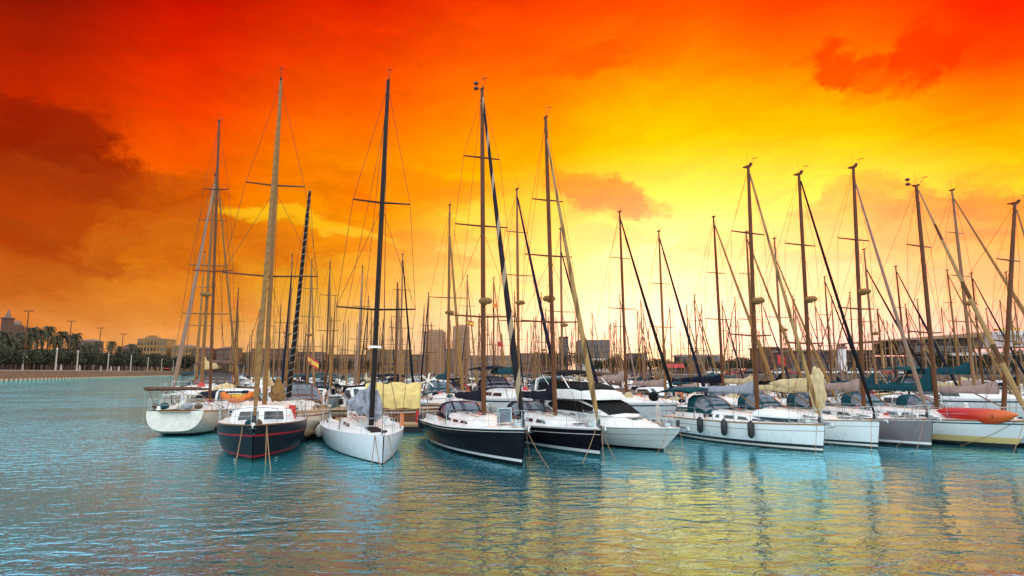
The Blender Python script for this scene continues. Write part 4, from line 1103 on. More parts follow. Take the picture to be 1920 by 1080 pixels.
# ------------------------------------------------------------------ fleet prototypes (mast tops out at z = 13)
def proto(kind):
    L, B_, fb = ((9.4, 3.2, 1.2), (9.8, 3.3, 1.25), (9.0, 3.1, 1.15), (10.2, 3.5, 1.35))[kind]
    H = Hull(L, B_, fb, fb * .88, fb * .84, rb=.7 if kind != 2 else .9, rs=.4, tw=.75, zks=.05, smax=.4)
    r_ = thing('sailing_boat', 'x', 'sailboat')
    link('hull', H.mesh(HM['white'], 14, 6), r_); link('deck', H.deckmesh(M['deckgrey'], 12), r_); link('transom', H.transom(M['white'], 6), r_)
    x0, x1 = -L * .22, L * .28
    cr, sec = coachroof(r_, H, x0, x1, .6, .46, M['white'], [(x0 + .3, x0 + 1.4), (x0 + 1.6, x0 + 2.8)], nose=1.8)
    base = Vector((.7, 0, fb + .3)); top = Vector((.55, 0, 13.0))
    mb = MB(); mb.tube([base, base.lerp(top, .7), top], [.10, .095, .06], 8, True, .85); ms = mb.build('mast', M['alu'], r_, True)
    sp = {1: [], -1: []}
    for fr, hw in (((.46, 1.0), (.74, .75)), ((.5, 1.15),), ((.42, 1.0), (.68, .8)), ((.33, 1.2), (.56, 1.0), (.78, .7)))[kind]:
        p = base.lerp(top, fr)
        for sd in (1, -1):
            tip = p + Vector((-.12, sd * hw, .04)); s_ = MB(); s_.tube([p, tip], [.035, .025], 4); s_.build('spreader', M['alu'], ms); sp[sd].append(tip)
    for sd in (1, -1): wires(r_, 'shroud', [top - Vector((0, 0, .2))] + sp[sd][::-1] + [H.edge(.55, sd, .12)], .011, None, 3)
    wires(r_, 'backstay', [top, H.deck(.03, 0)], .011, None, 3)
    g = MB(); g.box(top + Vector((0, 0, .05)), (.3, .1, .08)); g.tube([top, top + Vector((-.05, 0, .7))], .009, 3); g.tube([top, top + Vector((.35, 0, .25))], .012, 3); g.build('masthead_gear', M['wire'], ms)
    jb = jib(r_, H.deck(.975, 0) + Vector((0, 0, .3)), top + Vector((.08, 0, -.5 if kind != 1 else -1.6)), M['jibc'], .11, .04)
    sailcover(r_, base + Vector((-.12, 0, .9)), base + Vector((-4.2, 0, .95)), M['navy'], .3, .13, (.3, .75, .2, .4)[kind], kind)
    if kind != 2: sprayhood(r_, x0 - 1.1, x0 + .3, 1.0, fb + .15, .85, M['teal'], pane=True)
    pm = MB(); up = Vector((0, 0, .6)); e = [H.edge(t, 1, .05) for t in (.9, .985)]; f = [H.edge(t, -1, .05) for t in (.985, .9)]
    pm.tube([p + up for p in e + f], .018, 4)
    for p in e + f: pm.tube([p, p + up], .015, 4)
    pm.build('pulpit', M['steel'], r_)
    for sd in (1, -1):
        lm = MB(); ps = [H.edge(t, sd, .08) for t in (.05, .2, .36, .52, .68, .82)]
        lm.tube([p + up for p in ps], .009, 3)
        for p in ps: lm.tube([p, p + up], .012, 3)
        lm.build('guard_rail', M['steel'], r_)
    if kind in (1, 3):
        rd = MB(); c = base.lerp(top, .42) + Vector((.32, 0, 0)); rd.ball(c, .3, 10, 5, (1, 1, .45)); rd.build('radar_dome', M['jibc'], ms, True)
    if kind in (0, 3):
        bi = MB(); bi.loft([[(x, y * 1.2, z + .12 * (1 - y * y)) for y in (-1, 0, 1)] for x, z in ((-4.4, 2.75), (-3.0, 2.85), (-2.3, 2.7))], False, False); q = bi.build('bimini', M['teal'], r_, True); q.modifiers.new('s', 'SOLIDIFY').thickness = .05
        for sd in (1, -1):
            g = MB(); g.tube([(-3.2, sd * 1.2, 1.2), (-4.3, sd * 1.15, 2.75)], .014, 4); g.tube([(-3.2, sd * 1.2, 1.2), (-2.4, sd * 1.15, 2.7)], .014, 4); g.build('bimini_frame', M['steel'], q)
    rnd_ = random.Random(kind)
    for k_ in range(3):
        p = H.edge(rnd_.uniform(.02, .3), 1 if k_ % 2 else -1, .12, .42); b = MB(); b.tube([p + Vector((.03 * math.cos(a), .24 * math.cos(a), .24 * math.sin(a))) for a in [q * math.pi / 5 for q in range(11)]], .07, 5, False)
        if k_ < 2: b.build('lifebuoy', M[rnd_.choice(['orange', 'red', 'orange', 'offwhite'])], r_, True)
    for k_ in range(4):
        p = Vector((rnd_.uniform(-L * .42, L * .3), rnd_.uniform(-.8, .8), fb + .25)); b = MB(); b.ball(p, rnd_.uniform(.16, .32), 8, 5, (rnd_.uniform(.8, 1.8), 1, rnd_.uniform(.6, 1.1))); b.build('deck_bag', M[rnd_.choice(['navy', 'teal', 'brownc', 'red', 'cream', 'black', 'blackc'])], r_, True)
    for sd in (1, -1):
        for x_ in (-1.8, .6):
            q = H.edge(H.t_of(x_), sd, -.13); b = MB(); b.tube([(q.x, q.y, .35), (q.x, q.y, .45), (q.x, q.y, .85), (q.x, q.y, .95)], [.05, .13, .13, .04], 7); b.build('side_fender', M[rnd_.choice(['black', 'navy', 'offwhite'])], r_, True)
    if kind != 1:
        b = MB(); b.loft([[(-L / 2 - .3 + dx, dy * .9, .8 + dz) for dx, dz in ((0, 0), (.0, .5), (.35, .55), (.4, .1))] for dy in (-1, -.3, .4, 1)]); b.build('stern_locker', M[rnd_.choice(['navy', 'brownc', 'teal'])], r_)
    return r_

HM = {}
for n_, c_, bd in (('white', (.72, .73, .74), (.02, .03, .06)), ('cream', (.6, .54, .42), (.2, .05, .03)), ('navy', (.02, .03, .07), (.6, .6, .6)), ('red', (.28, .03, .03), (.6, .6, .6)), ('teal', (.03, .13, .15), (.6, .6, .55)), ('wood', (.22, .08, .035), (.6, .58, .5))):
    HM[n_] = hullmat('fleet_hull_' + n_, c_, [(-1, .1, (.015, .02, .03)), (.14, .2, bd)], [(.12, .2, bd)], .2)

def far_proto():
    """small boat a few pixels tall: hull, cabin, mast, boom, furled jib"""
    H = Hull(9, 3.0, 1.15, 1.0, .95, rb=.7, rs=.3)
    r_ = thing('sailing_boat', 'x', 'sailboat')
    link('hull', H.mesh(HM['white'], 8, 4), r_); link('deck', H.deckmesh(M['deckgrey'], 6), r_)
    coachroof(r_, H, -2, 2.4, .62, .5, M['white'], [(-1.6, 1.0)])
    top = Vector((.5, 0, 13)); base = Vector((.6, 0, 1.3))
    mb = MB(); mb.tube([base, top], [.10, .07], 5); ms = mb.build('mast', M['alu'], r_)
    s_ = MB(); p = base.lerp(top, .55); s_.tube([p + Vector((0, -1, 0)), p + Vector((0, 1, 0))], .03, 3); s_.build('spreader', M['alu'], ms)
    wires(r_, 'shroud', [H.edge(.55, 1, .1), p + Vector((0, 1, 0)), top, p + Vector((0, -1, 0)), H.edge(.55, -1, .1)], .013, None, 3)
    jb = MB(); jb.tube([(4.9, 0, 1.5), (2.7, 0, 7.1), (.6, 0, 12.6)], [.09, .08, .04], 5); jb.build('furled_jib', M['jibc'], r_)
    sailcover(r_, base + Vector((-.1, 0, .9)), base + Vector((-3.9, 0, .9)), M['navy'], .3, .15, .3, 3)
    return r_

def cruiser_proto():
    H = Hull(7.4, 2.9, 1.25, 1.0, .9, rb=1.0, rs=.1, tw=.9, pb=2.6, eu=.35, ev=1.5)
    r_ = thing('motor_boat', 'x', 'motorboat')
    link('hull', H.mesh(HM['white'], 10, 5), r_); link('deck', H.deckmesh(M['white'], 8), r_); link('transom', H.transom(M['white'], 5), r_)
    cab = poly_house(r_, 'cabin', [(-1.8, 1.2, .9, 1.1, 2.15), (.6, 1.15, .95, 1.0, 2.2), (1.6, 1.0, 1.0, .9, 1.5), (2.9, .5, 1.1, .35, 1.3)], M['white'])
    wrap(cab, 'side_window', [(-1.5, 1.2, 1.2, 1.1, 2.15), (.5, 1.15, 1.2, 1.0, 2.2), (1.3, 1.05, 1.1, .93, 1.65)], M['glass'], .02, .35, .85)
    w = MB(); w.quad([(.72, -.85, 2.14), (.72, .85, 2.14), (1.62, .8, 1.52), (1.62, -.8, 1.52)]); w.build('windscreen', M['glass'], cab)
    cv = MB(); cv.loft([[(x, y * 1.15, z + .1 * (1 - y * y)) for y in (-1, 0, 1)] for x, z in ((-3.4, 1.75), (-2.6, 2.2), (-1.5, 2.25))], False, False); cv.build('canopy', M['navy'], r_, True)
    rl = MB(); rl.tube([H.edge(t, 1, .1, .5) for t in (.5, .7, .9, .99)] + [H.edge(t, -1, .1, .5) for t in (.99, .9, .7, .5)], .018, 4); rl.build('bow_rail', M['steel'], r_)
    return r_

USED = {}
def place(key, make, mastbase_world, hd, scale, label, group, cover=None, jibm=None, mastm=None, hull=None, hood=None, rake=0.):
    if key not in USED: USED[key] = make(); r_ = USED[key]
    else: r_ = copy_tree(USED[key])
    hd = Vector((hd[0], hd[1], 0)).normalized()
    r_.location = Vector((mastbase_world[0], mastbase_world[1], 0)) - hd * .6 * scale
    r_.rotation_euler = (0, rake, math.atan2(hd.y, hd.x)); r_.scale = (scale,) * 3
    r_['label'] = label
    r_['group'] = group
    if not group: del r_['group']
    def rec(o):
        for c in o.children:
            n_ = c.name.split('.')[0]
            if n_ == 'sail_cover' and cover: remat(c, cover)
            elif n_ == 'furled_jib' and jibm: remat(c, jibm)
            elif n_ in ('mast', 'spreader', 'boom') and mastm: remat(c, mastm)
            elif n_ == 'hull' and hull: remat(c, hull)
            elif n_ in ('sprayhood', 'bimini', 'canopy') and hood: remat(c, hood)
            rec(c)
    rec(r_)
    return r_

CV = {'navy': M['navy'], 'teal': M['teal'], 'cream': M['cream'], 'mauve': M['mauve'], 'black': M['blackc'], 'brown': M['brownc'], 'grey': M['greyc']}
JB = {'cream': M['jibc'], 'dark': M['navy'], 'teal': M['teal'], 'black': M['blackc'], 'brown': mat('brown_jib_cover')}
# top x, top y, distance, proto, boom cover, jib, hull, label
second = [
 (404, 330, 50, 3, 'cream', 'brown', 'cream', 'tall sloop just beyond the leftmost cream yacht, masts almost touching'),
 (384, 473, 62, 0, 'brown', 'cream', 'navy', 'dark hulled sloop with the lower mast left of the tallest pair at the left'),
 (447, 541, 66, 2, 'teal', 'cream', 'white', 'small sloop whose short mast stands left of the dark grey yacht mast'),
 (548, 480, 58, 1, 'black', 'dark', 'white', 'sloop with mast just left of the rope wrapped dark mast'),
 (585, 489, 60, 3, 'navy', 'cream', 'white', 'sloop with a capped mast just right of the rope wrapped dark mast'),
 (619, 493, 64, 0, 'teal', 'cream', 'white', 'sloop moored behind the grey yacht with mast rising over the flag'),
 (680, 500, 60, 2, 'navy', 'brown', 'red', 'red hulled sloop with its brown mast left of the black carbon mast'),
 (755, 478, 58, 0, 'navy', 'black', 'navy', 'sloop with a leaning mast right of the black carbon mast'),
 (803, 550, 60, 2, 'navy', 'dark', 'white', 'short masted sloop seen against the left tower block'),
 (844, 385, 46, 1, 'teal', 'cream', 'white', 'sloop with radar dome and cream jib left of the large black sloop mast'),
 (876, 518, 60, 0, 'brown', 'cream', 'cream', 'cream hulled sloop with its mast over the right tower block'),
 (926, 522, 60, 2, 'navy', 'cream', 'white', 'sloop flying a small orange burgee right of the large black sloop mast'),
 (971, 355, 47, 3, 'teal', 'dark', 'white', 'tall sloop with dark furled jib between the two black sloops'),
 (1050, 430, 46, 1, 'teal', 'dark', 'white', 'sloop with radar dome close behind the smaller black sloop mast'),
 (1165, 397, 47, 0, 'mauve', 'black', 'white', 'sloop with mauve boom cover behind the motor yacht, black furled jib'),
 (1237, 434, 46, 2, 'mauve', 'dark', 'teal', 'teal hulled sloop right of the motor yacht, dark furled jib'),
 (1302, 554, 62, 0, 'mauve', 'cream', 'white', 'low masted sloop seen right behind the round roofed building'),
 (1340, 407, 47, 2, 'navy', 'cream', 'white', 'sloop with cream furled jib left of the fender hung white sloop mast'),
 (1399, 436, 48, 0, 'cream', 'cream', 'white', 'sloop whose mast stands right beside the fender hung sloop mast'),
 (1452, 448, 46, 1, 'black', 'cream', 'white', 'sloop with its mast between the fender hung sloop and the next mast'),
 (1545, 520, 56, 2, 'mauve', 'dark', 'white', 'sloop with dark furled jib and mauve cover over the dark glass terminal'),
 (1591, 550, 60, 0, 'mauve', 'cream', 'white', 'short masted sloop left of the mauve grey sloop mast'),
 (1622, 468, 50, 1, 'teal', 'black', 'white', 'sloop with black furled jib just right of the mauve grey sloop mast'),
 (1683, 500, 54, 2, 'teal', 'dark', 'white', 'sloop left of the kayak boat mast, with dark thin jib'),
 (1779, 507, 54, 0, 'cream', 'cream', 'cream', 'cream hulled sloop right of the kayak boat mast'),
 (1788, 357, 47, 3, 'teal', 'cream', 'white', 'tallest sloop in the second row behind the kayak boat'),
 (1821, 513, 56, 0, 'mauve', 'dark', 'white', 'sloop with a dark jib below the wide terrace of the port building'),
 (1885, 511, 54, 1, 'navy', 'cream', 'white', 'sloop at far right with cream jib in front of the yellow awning'),
]
rnd = random.Random(5)
for i, (tx, ty, Y, k, cv, jb_, hl, lab) in enumerate(second):
    tp = at(tx, ty, Y); base = Vector((tp.x, tp.y, 0)); sc_ = tp.z / 13.0
    kk = rnd.uniform(-.1, .1)
    hd = (.36 + kk, -.93) if tx > 760 or i % 3 else (.2 + kk, -.98)
    if tx in (447, 1591, 803): hd = (-.3, .95)
    place('p%d' % k, lambda k=k: proto(k), base, hd, sc_, lab, 'sailing boats in the second row', CV[cv], JB[jb_], M['gold'] if i % 3 == 0 else (M['alu'] if i % 3 == 1 else M['mred']), HM[hl], CV[rnd.choice(['teal', 'navy', 'brown', 'teal'])], R(rnd.uniform(-.6, .6)))

# hulls close behind the near row (their masts are the ones above) and the mass further out
taken = [(at(s_[0], s_[1], s_[2]).x, s_[2]) for s_ in second]
def free(x, y, rx=3.4, ry=8.0):
    return all(abs(x - a) > rx or abs(y - b) > ry for a, b in taken)
names_cv = {'navy': 'navy', 'teal': 'teal', 'cream': 'cream', 'mauve': 'mauve', 'brown': 'brown'}
nfar = 0
for Y in (44, 56, 68, 80, 93, 107, 122, 136, 158, 182, 208, 236, 270):
    x = -.455 * Y + 1.5
    xmax = .86 * Y if Y < 130 else min(.86 * Y, 30 + (Y - 136) * .35)
    while x < xmax:
        yy = Y + rnd.uniform(-2, 2)
        if free(x, yy, 3.3, 7):
            u = rnd.random()
            hd = (.3 + rnd.uniform(-.12, .12), -.95) if (rnd.random() < .6) else (-.3 + rnd.uniform(-.12, .12), .95)
            if Y < 60 or u < .10:
                if Y < 60 or u < .10:
                    c_ = rnd.choice(['navy', 'teal', 'cream', 'brown']); pxx = 960 + 1170 * x / yy
                    zz_ = ['left of the white racer', 'between the white racer and large black sloop', 'behind the black sloops', 'behind the motor yacht', 'behind the fender hung sloop', 'near the right border'][[k for k, l_ in enumerate((600, 800, 1050, 1280, 1560, 9999)) if pxx < l_][0]] + (', close by' if Y < 60 else ', further back')
                    o = place('motor', cruiser_proto, (x, yy, 0), hd, rnd.uniform(.85, 1.1), 'motorboat with %s canopy %s' % (c_, zz_), 'motorboats with %s canopies %s' % (c_, zz_), None, None, None, HM['white'], CV[c_])
            else:
                c_ = rnd.choice(['navy', 'navy', 'teal', 'cream', 'mauve', 'brown', 'teal'])
                j_ = rnd.choice(['cream', 'cream', 'dark', 'brown'])
                h_ = rnd.uniform(10.0, 14.5)
                lim = (698 - 545) / 1170 * Y + 3.5
                h_ = min(h_, lim * rnd.uniform(.88, 1.0))
                hl_ = rnd.choice(['white'] * 7 + ['cream', 'navy', 'wood'])
                near = Y < 90
                pxx = 960 + 1170 * x / yy
                zi = [k for k, lim_ in enumerate((560, 700, 790, 890, 1010, 1110, 1250, 1380, 1490, 1650, 9999)) if pxx < lim_][0]
                zone = ['behind the dark grey yacht', 'before the orange warehouse', 'behind the cream tarpaulin boat', 'below the two tower blocks', 'behind the large black sloop', 'behind the smaller black sloop', 'behind the motor yacht', 'before the round roofed hall', 'behind the fender hung sloop', 'before the dark terminal', 'before the terrace building'][zi]
                zone += ', middle rows' if near else ', far off'
                place('near%d' % rnd.randrange(3) if False else ('p%d' % rnd.randrange(3) if near else 'far'), (lambda: proto(0)) if near else far_proto, (x, yy, 0), hd, h_ / 13.0,
                      '%s hulled sloop with %s boom cover %s' % (hl_, c_, zone),
                      '%s hulled sloops with %s boom covers %s' % (hl_, c_, zone), CV[c_], JB[j_], rnd.choice([M['gold'], M['alu'], M['alu'], M['mred']]), HM[hl_], CV[rnd.choice(['teal', 'navy', 'brown'])], R(rnd.uniform(-1.2, 1.2)))
            nfar += 1
        x += rnd.uniform(3.6, 4.6) if Y < 150 else rnd.uniform(4.2, 6.2)
print('FLEET', nfar, len(bpy.data.objects))

# ---- boats with a look of their own just behind the near row
dm = at(581, 357, 36); 
H = Hull(10.5, 3.4, 1.5, 1.35, 1.35, rb=.4)
Lb = Boat('sailing_boat', 'wooden decked cruiser with a dark mast wrapped in white rope, brown hoods', 'sailboat', (gp(566, 32).x, 31.5, 0), (.30, -.955), H, HM['cream'], M['teak'])
toerail(Lb.root, H, M['teak'], .03); rails(Lb.root, H, .05, .86, 6, .62)
cr, sec = coachroof(Lb.root, H, -2.2, 2.6, .6, .5, M['offwhite'], [(-1.8, -.8), (-.4, .6), (1.0, 1.8)])
bs = Vector((.9, 0, 1.8)); mw = Lb.w(bs)
bs = Lb.l(at(541, 745, mw.y)); tp = Lb.l(at(581, 358, mw.y)); 
mb = MB(); mb.tube([bs.lerp(tp, k / 12) for k in range(13)], [.145 - .005 * k for k in range(13)], 10); mb.build('mast', stripemat('rope_wrapped_mast', (.006, .005, .006), (.22, .18, .15), 2.4, .6, 1, .88), Lb.root, True)
for q in (H.edge(.6, 1, .1), H.edge(.6, -1, .1), H.deck(.03, 0), H.deck(.97, 0)): wires(Lb.root, 'shroud', [tp, q], .010)
sprayhood(Lb.root, -2.9, -.8, 1.25, 1.6, 1.15, M['brownc']); sprayhood(Lb.root, -4.9, -3.2, 1.2, 1.5, 1.1, M['navy'], name='cockpit_tent')
dv = MB(); dv.tube([(-4.6, -1.3, 1.4), (-4.7, -1.3, 2.2), (-4.7, 1.3, 2.2), (-4.6, 1.3, 1.4)], .03, 6); dv.build('stern_frame', M['steel'], Lb.root)

tw = thing('sailing_boat', 'old varnished wooden boat under a tall cream tarpaulin tent', 'sailboat', (gp(716, 36).x, 42.3, 0), R(8))
H = Hull(8.2, 3.2, 1.25, 1.1, 1.1, rb=.3)
link('hull', H.mesh(HM['wood']), tw); link('deck', H.deckmesh(M['teak']), tw)
tt_ = MB(); rings = []
for i in range(9):
    x = -2.3 + i * .45; rr = []
    for j, (y, z) in enumerate(((-1.5, 1.2), (-1.2, 2.1), (-.75, 2.72), (0, 2.8 + .05 * math.sin(i * 1.7)), (.75, 2.72), (1.2, 2.1), (1.5, 1.2))):
        rr.append((x + .04 * math.sin(i * 2 + j), y * (1 + .03 * math.sin(i * 2.6)), z + .05 * math.cos(i * 2.2 + j)))
    rings.append(rr)
tt_.loft(rings, True, False); tt_.build('tarpaulin', M['creamy'], tw)
b = MB(); b.tube([(-.4, 0, 2.6), (-.4, 0, 9.6)], [.08, .05], 8); b.build('mast', M['mred'], tw)
for sd in (1, -1):
    b = MB(); b.tube([H.edge(i / 12, sd, -.02, .02) for i in range(13)], .05, 5); b.build('rubbing_strake', M['teak'], tw)
og = thing('rescue_raft', 'orange and yellow inflatable raft slung behind a stern left of the grey yacht', 'raft', at(445, 738, 40.5), R(15))
b = MB(); b.tube([(-.85, 0, .12), (-.8, 0, -.1), (-.4, 0, -.34), (0, 0, -.42), (.4, 0, -.34), (.8, 0, -.1), (.85, 0, .12)], [.2, .24, .2, .16, .2, .24, .2], 10); b.build('tube', M['orange'], og, True)
b = MB(); b.loft([[(-.6, -.06, .0), (.6, -.06, .0), (.35, -.06, -.36), (-.35, -.06, -.36)], [(-.6, .06, .0), (.6, .06, .0), (.35, .06, -.36), (-.35, .06, -.36)]]); b.build('floor_panel', M['yellow'], og)
b = MB(); b.box((0, -.02, .10), (1.3, .2, .12)); b.build('top_cover', M['navy'], og)
bt = cruiser_proto(); bt.location = (at(446, 740, 44.5).x, 44.8, 0); bt.rotation_euler = (0, 0, R(80)); bt['label'] = 'low white boat whose stern carries the orange and yellow raft'
wind = thing('wind_generator', 'white six bladed star shaped rotor above a boom left of the large black sloop', 'wind generator', at(802, 714, 42), 0)
b = MB()
for k in range(6):
    a = k * math.pi / 3 + .3; d = Vector((math.cos(a), .1, math.sin(a))); n_ = Vector((-math.sin(a), .25, math.cos(a)))
    b.loft([[d * .05 + n_ * .04, d * .05 - n_ * .04, d * .05 + Vector((0, .03, 0))], [d * .52 + n_ * .05, d * .52 - n_ * .05, d * .52 + Vector((0, .03, 0))]])
b.build('blades', M['white'], wind); b = MB(); b.ball((0, 0, 0), .1, 8, 6); b.build('hub', M['white'], wind); b = MB(); b.tube([(0, .1, 0), (0, .1, -2.6)], .035, 6); b.build('pole', M['steel'], wind)

# flags
def flag(label, p, kind, w=.9, h=.6, Y=None, pole=1.2, tilt=0):
    f = thing('flag', label, 'flag', p, R(-10))
    n = 8
    def strip(z0, z1, m, nm):
        b = MB(); rg = []
        for i in range(n + 1):
            x = w * i / n; y = .07 * math.sin(i * 1.1) * (i / n); dz = -tilt * (i / n)
            rg.append([(x, y, z0 + dz), (x, y, z1 + dz)])
        b.loft(rg, False, False); o = b.build(nm, m, f, True); return o
    if kind == 'spain':
        strip(-h * .25, 0, M['red'], 'stripe'); strip(-h * .75, -h * .25, M['yellow'], 'stripe'); strip(-h, -h * .75, M['red'], 'stripe')
        b = MB(); b.ball((w * .36, -.06, -h * .5 - tilt * .36), h * .13, 8, 5, (.8, .25, 1)); b.build('crest', mat('crest', (.25, .2, .03), .6), f)
    else: strip(-h, 0, kind, 'cloth')
    b = MB(); b.tube([(0, 0, -pole), (0, 0, .05)], .018, 5); b.build('staff', M['wire'], f)
    return f
flag('large red and yellow striped flag slanting down behind the dark grey yacht', at(577, 665, 38), 'spain', .72, .48, tilt=.45, pole=1.9)
flag('small red and yellow striped flag high on a mast near the right tower', at(875, 600, 52), 'spain', .62, .42, tilt=.15, pole=1.0)
flag('small orange burgee high beside the large black sloop radar dome', at(924, 568, 50), M['orange'], .4, .35, tilt=.1, pole=.8)
flag('small red pennant low among the masts right of the large black sloop', at(934, 640, 52), M['red'], .4, .4, tilt=.1, pole=1.4)
flag('red flag hanging from a staff behind the fender hung sloop', at(1457, 664, 60), M['red'], .7, .9, tilt=.3, pole=2.4)
flag('yellow marker hanging low in front of the dark terminal', at(1542, 690, 60), M['yellow'], .25, .3, pole=1.0)
# ------------------------------------------------------------------ quays and land
asph = mat('quay_paving', (.16, .13, .12), .85, 0, .2, .6)
def stonemat(name, c1, c2, sx, sy):
    m = bpy.data.materials.new(name); m.use_nodes = True
    t = m.node_tree; b = t.nodes['Principled BSDF']; N = NB(t); tcn = N.n('ShaderNodeTexCoord')
    br = N.n('ShaderNodeTexBrick'); t.links.new(tcn.outputs['UV'], br.inputs['Vector'])
    br.inputs['Scale'].default_value = 1; br.inputs['Brick Width'].default_value = sx; br.inputs['Row Height'].default_value = sy
    br.inputs['Mortar Size'].default_value = .05; br.inputs['Color1'].default_value = (*c1, 1); br.inputs['Color2'].default_value = (*c2, 1); br.inputs['Mortar'].default_value = (.05, .035, .03, 1)
    nz = N.noise(tcn.outputs['Object'], .4, 5, .7)
    t.links.new(N.mix(N.rng(nz.outputs['Fac'], .35, .7, 0, .6), br.outputs[0], (.10, .06, .045)), b.inputs['Base Color']); b.inputs['Roughness'].default_value = .85
    return m
wallm = stonemat('quay_stone', (.24, .12, .06), (.17, .085, .05), 3.2, 1.0)
LQ = [Vector((-150, 95)), Vector((-205, 250)), Vector((-334, 640))]
far_pts = [Vector((-334, 640)), Vector((-120, 460)), Vector((20, 300)), Vector((44, 190)), Vector((38, 148)), Vector((400, 128))]
TOPL, TOPR = 4.1, 2.9
def quay(name, pts, top, m):
    mb = MB(); L = 0
    for a, b in zip(pts, pts[1:]):
        n_ = max(1, int((b - a).length / 25))
        for k in range(n_):
            p, q = a.lerp(b, k / n_), a.lerp(b, (k + 1) / n_); i = len(mb.v); l = (q - p).length
            mb.quad([(p.x, p.y, -.6), (q.x, q.y, -.6), (q.x, q.y, top), (p.x, p.y, top)])
            for j, (u, v) in enumerate(((L, 0), (L + l, 0), (L + l, top + .6), (L, top + .6))): mb.uv[i + j] = (u, v)
            L += l
    return tag(mb.build(name, m), kind='structure')
quay('quay_wall', LQ, TOPL, wallm)
quay('quay_wall', far_pts, TOPR, mat('quay_concrete', (.14, .10, .09), .85, 0, .25, .5))
g = MB(); g.quad([(p.x, p.y, TOPL) for p in LQ] + [(-700, 1500, TOPL), (-2500, 1500, TOPL), (-2500, 60, TOPL)]); tag(g.build('promenade', asph), kind='structure')
g = MB(); g.quad([(p.x, p.y, TOPR) for p in reversed(far_pts)] + [(-700, 1500, TOPR), (-700, 3000, TOPR), (2500, 3000, TOPR), (2500, 100, TOPR)]); tag(g.build('port_ground', asph), kind='structure')
def lineat(px, off=0.):
    """point on the left quay edge seen in a column of the picture, off metres inland"""
    d = ray(px, 698); s_ = d.x / d.y
    for a, b in zip(LQ, LQ[1:]):
        e = (b - a); nrm = Vector((-e.y, e.x)).normalized(); A_, B_ = a + nrm * off, b + nrm * off
        den = (B_.x - A_.x) - s_ * (B_.y - A_.y); t_ = (s_ * A_.y - A_.x) / den
        if (-.6 if a is LQ[0] else 0) <= t_ <= (1 if b is not LQ[-1] else 1.3): return A_ + (B_ - A_) * t_
    return LQ[-1]
cp = MB()
for a, b in zip(LQ, LQ[1:]):
    a3, b3 = Vector((a.x, a.y, TOPL + .15)), Vector((b.x, b.y, TOPL + .15)); cp.tube([a3, b3], .25, 4)
tag(cp.build('quay_coping', mat('coping', (.28, .2, .15), .8)), kind='structure')
fm = MB().box((0, 0, 0), (1.6, .6, .8)).mesh('quay_fender', mat('pale_block', (.5, .42, .3), .8)); n_ = 0
for a, b in zip(LQ, LQ[1:]):
    L_ = (b - a).length; ang = math.atan2((b - a).y, (b - a).x)
    for k in range(int(L_ / 4.6)):
        p = a.lerp(b, k * 4.6 / L_)
        if p.y < 225 or n_ > 90: continue
        tag(link('quay_fender', fm, None, (p.x + .3, p.y, .45), (0, 0, ang)), 'pale block fixed at the waterline of the stone quay wall', 'fender', 'blocks along the foot of the quay wall'); n_ += 1

# lamps on the left quay
whm = mat('white_post', (.42, .34, .28), .5)
def lamp(px, top, kind, off):
    p = lineat(px, off); dist = p.y; h = (698 - top) / F * dist + CAM_H - TOPL
    if kind == 'post':
        t_ = thing('street_lamp', '', 'street lamp', (p.x, p.y, TOPL)); b = MB(); b.tube([(0, 0, 0), (0, 0, h * .12), (0, 0, h)], [.55, .42, .28], 8); b.build('post', whm, t_)
        b = MB(); b.ball((0, 0, h + .3), .4, 8, 5); b.build('lantern', M['offwhite'], t_)
    else:
        t_ = thing('floodlight_mast', '', 'floodlight', (p.x, p.y, TOPL)); b = MB(); b.tube([(0, 0, 0), (0, 0, h)], [.42, .22], 8); b.build('post', M['mred'], t_)
        for sx in (-1, 1): b = MB(); b.box((sx * 1.4, 0, h + .1), (2.1, .8, .45), 0, .8); b.build('lamp_head', M['mred'], t_)
        b = MB(); b.box((0, 0, h), (1.2, .3, .25)); b.build('bracket', M['mred'], t_)
    return t_
posts = [(103, 656), (143, 660), (201, 666), (244, 669), (276, 672), (302, 675), (324, 677), (341, 679)]
for i, (px, tp_) in enumerate(posts):
    t_ = lamp(px, tp_, 'post', 1.2); t_['group'] = 'white lamp posts on the quay edge'
    t_['label'] = ['white lamp post on the quay edge nearest the left border', 'white lamp post on the quay edge, second from the left', 'white quay lamp post below the third floodlight mast', 'white quay lamp post left of the ochre building', 'white quay lamp post in front of the ochre building', 'white quay lamp post right of the ochre building, larger of the small ones', 'small white quay lamp post near the red umbrella', 'smallest white quay lamp post beside the leftmost yacht'][i]
for i, (px, tp_, off) in enumerate(((42, 584, 14), (125, 603, 14), (182, 616, 14), (225, 627, 14))):
    t_ = lamp(px, tp_, 'mast', off); t_['group'] = 'tall floodlight masts above the palms'
    t_['label'] = ['tallest floodlight mast rising over the leftmost palms', 'second tall floodlight mast beside the dense palm', 'third floodlight mast rising out of a palm crown', 'lowest of the four floodlight masts, nearest the ochre building'][i]
sb = MB().tube([(0, 0, 0), (0, 0, 1.6), (0, 0, 2.6)], [.8, .55, .2], 8).mesh('white_buoy', whm)
for px, lb in ((113, 'pale cone shaped kiosk between the first two white lamp posts'), (148, 'pale cone shaped kiosk right of the second white lamp post'), (188, 'small pale cone shaped kiosk left of the third white lamp post'), (207, 'small pale cone shaped kiosk right of the third white lamp post'), (222, 'pale cone shaped kiosk under the fourth floodlight mast')):
    p = lineat(px, 5); tag(link('kiosk', sb, None, (p.x, p.y, TOPL), None, (1, 1, 1.4)), lb, 'kiosk')
p = lineat(41, 6); t_ = thing('street_lamp', 'ornate lamp with several globes low among the trees at the left', 'street lamp', (p.x, p.y, TOPL))
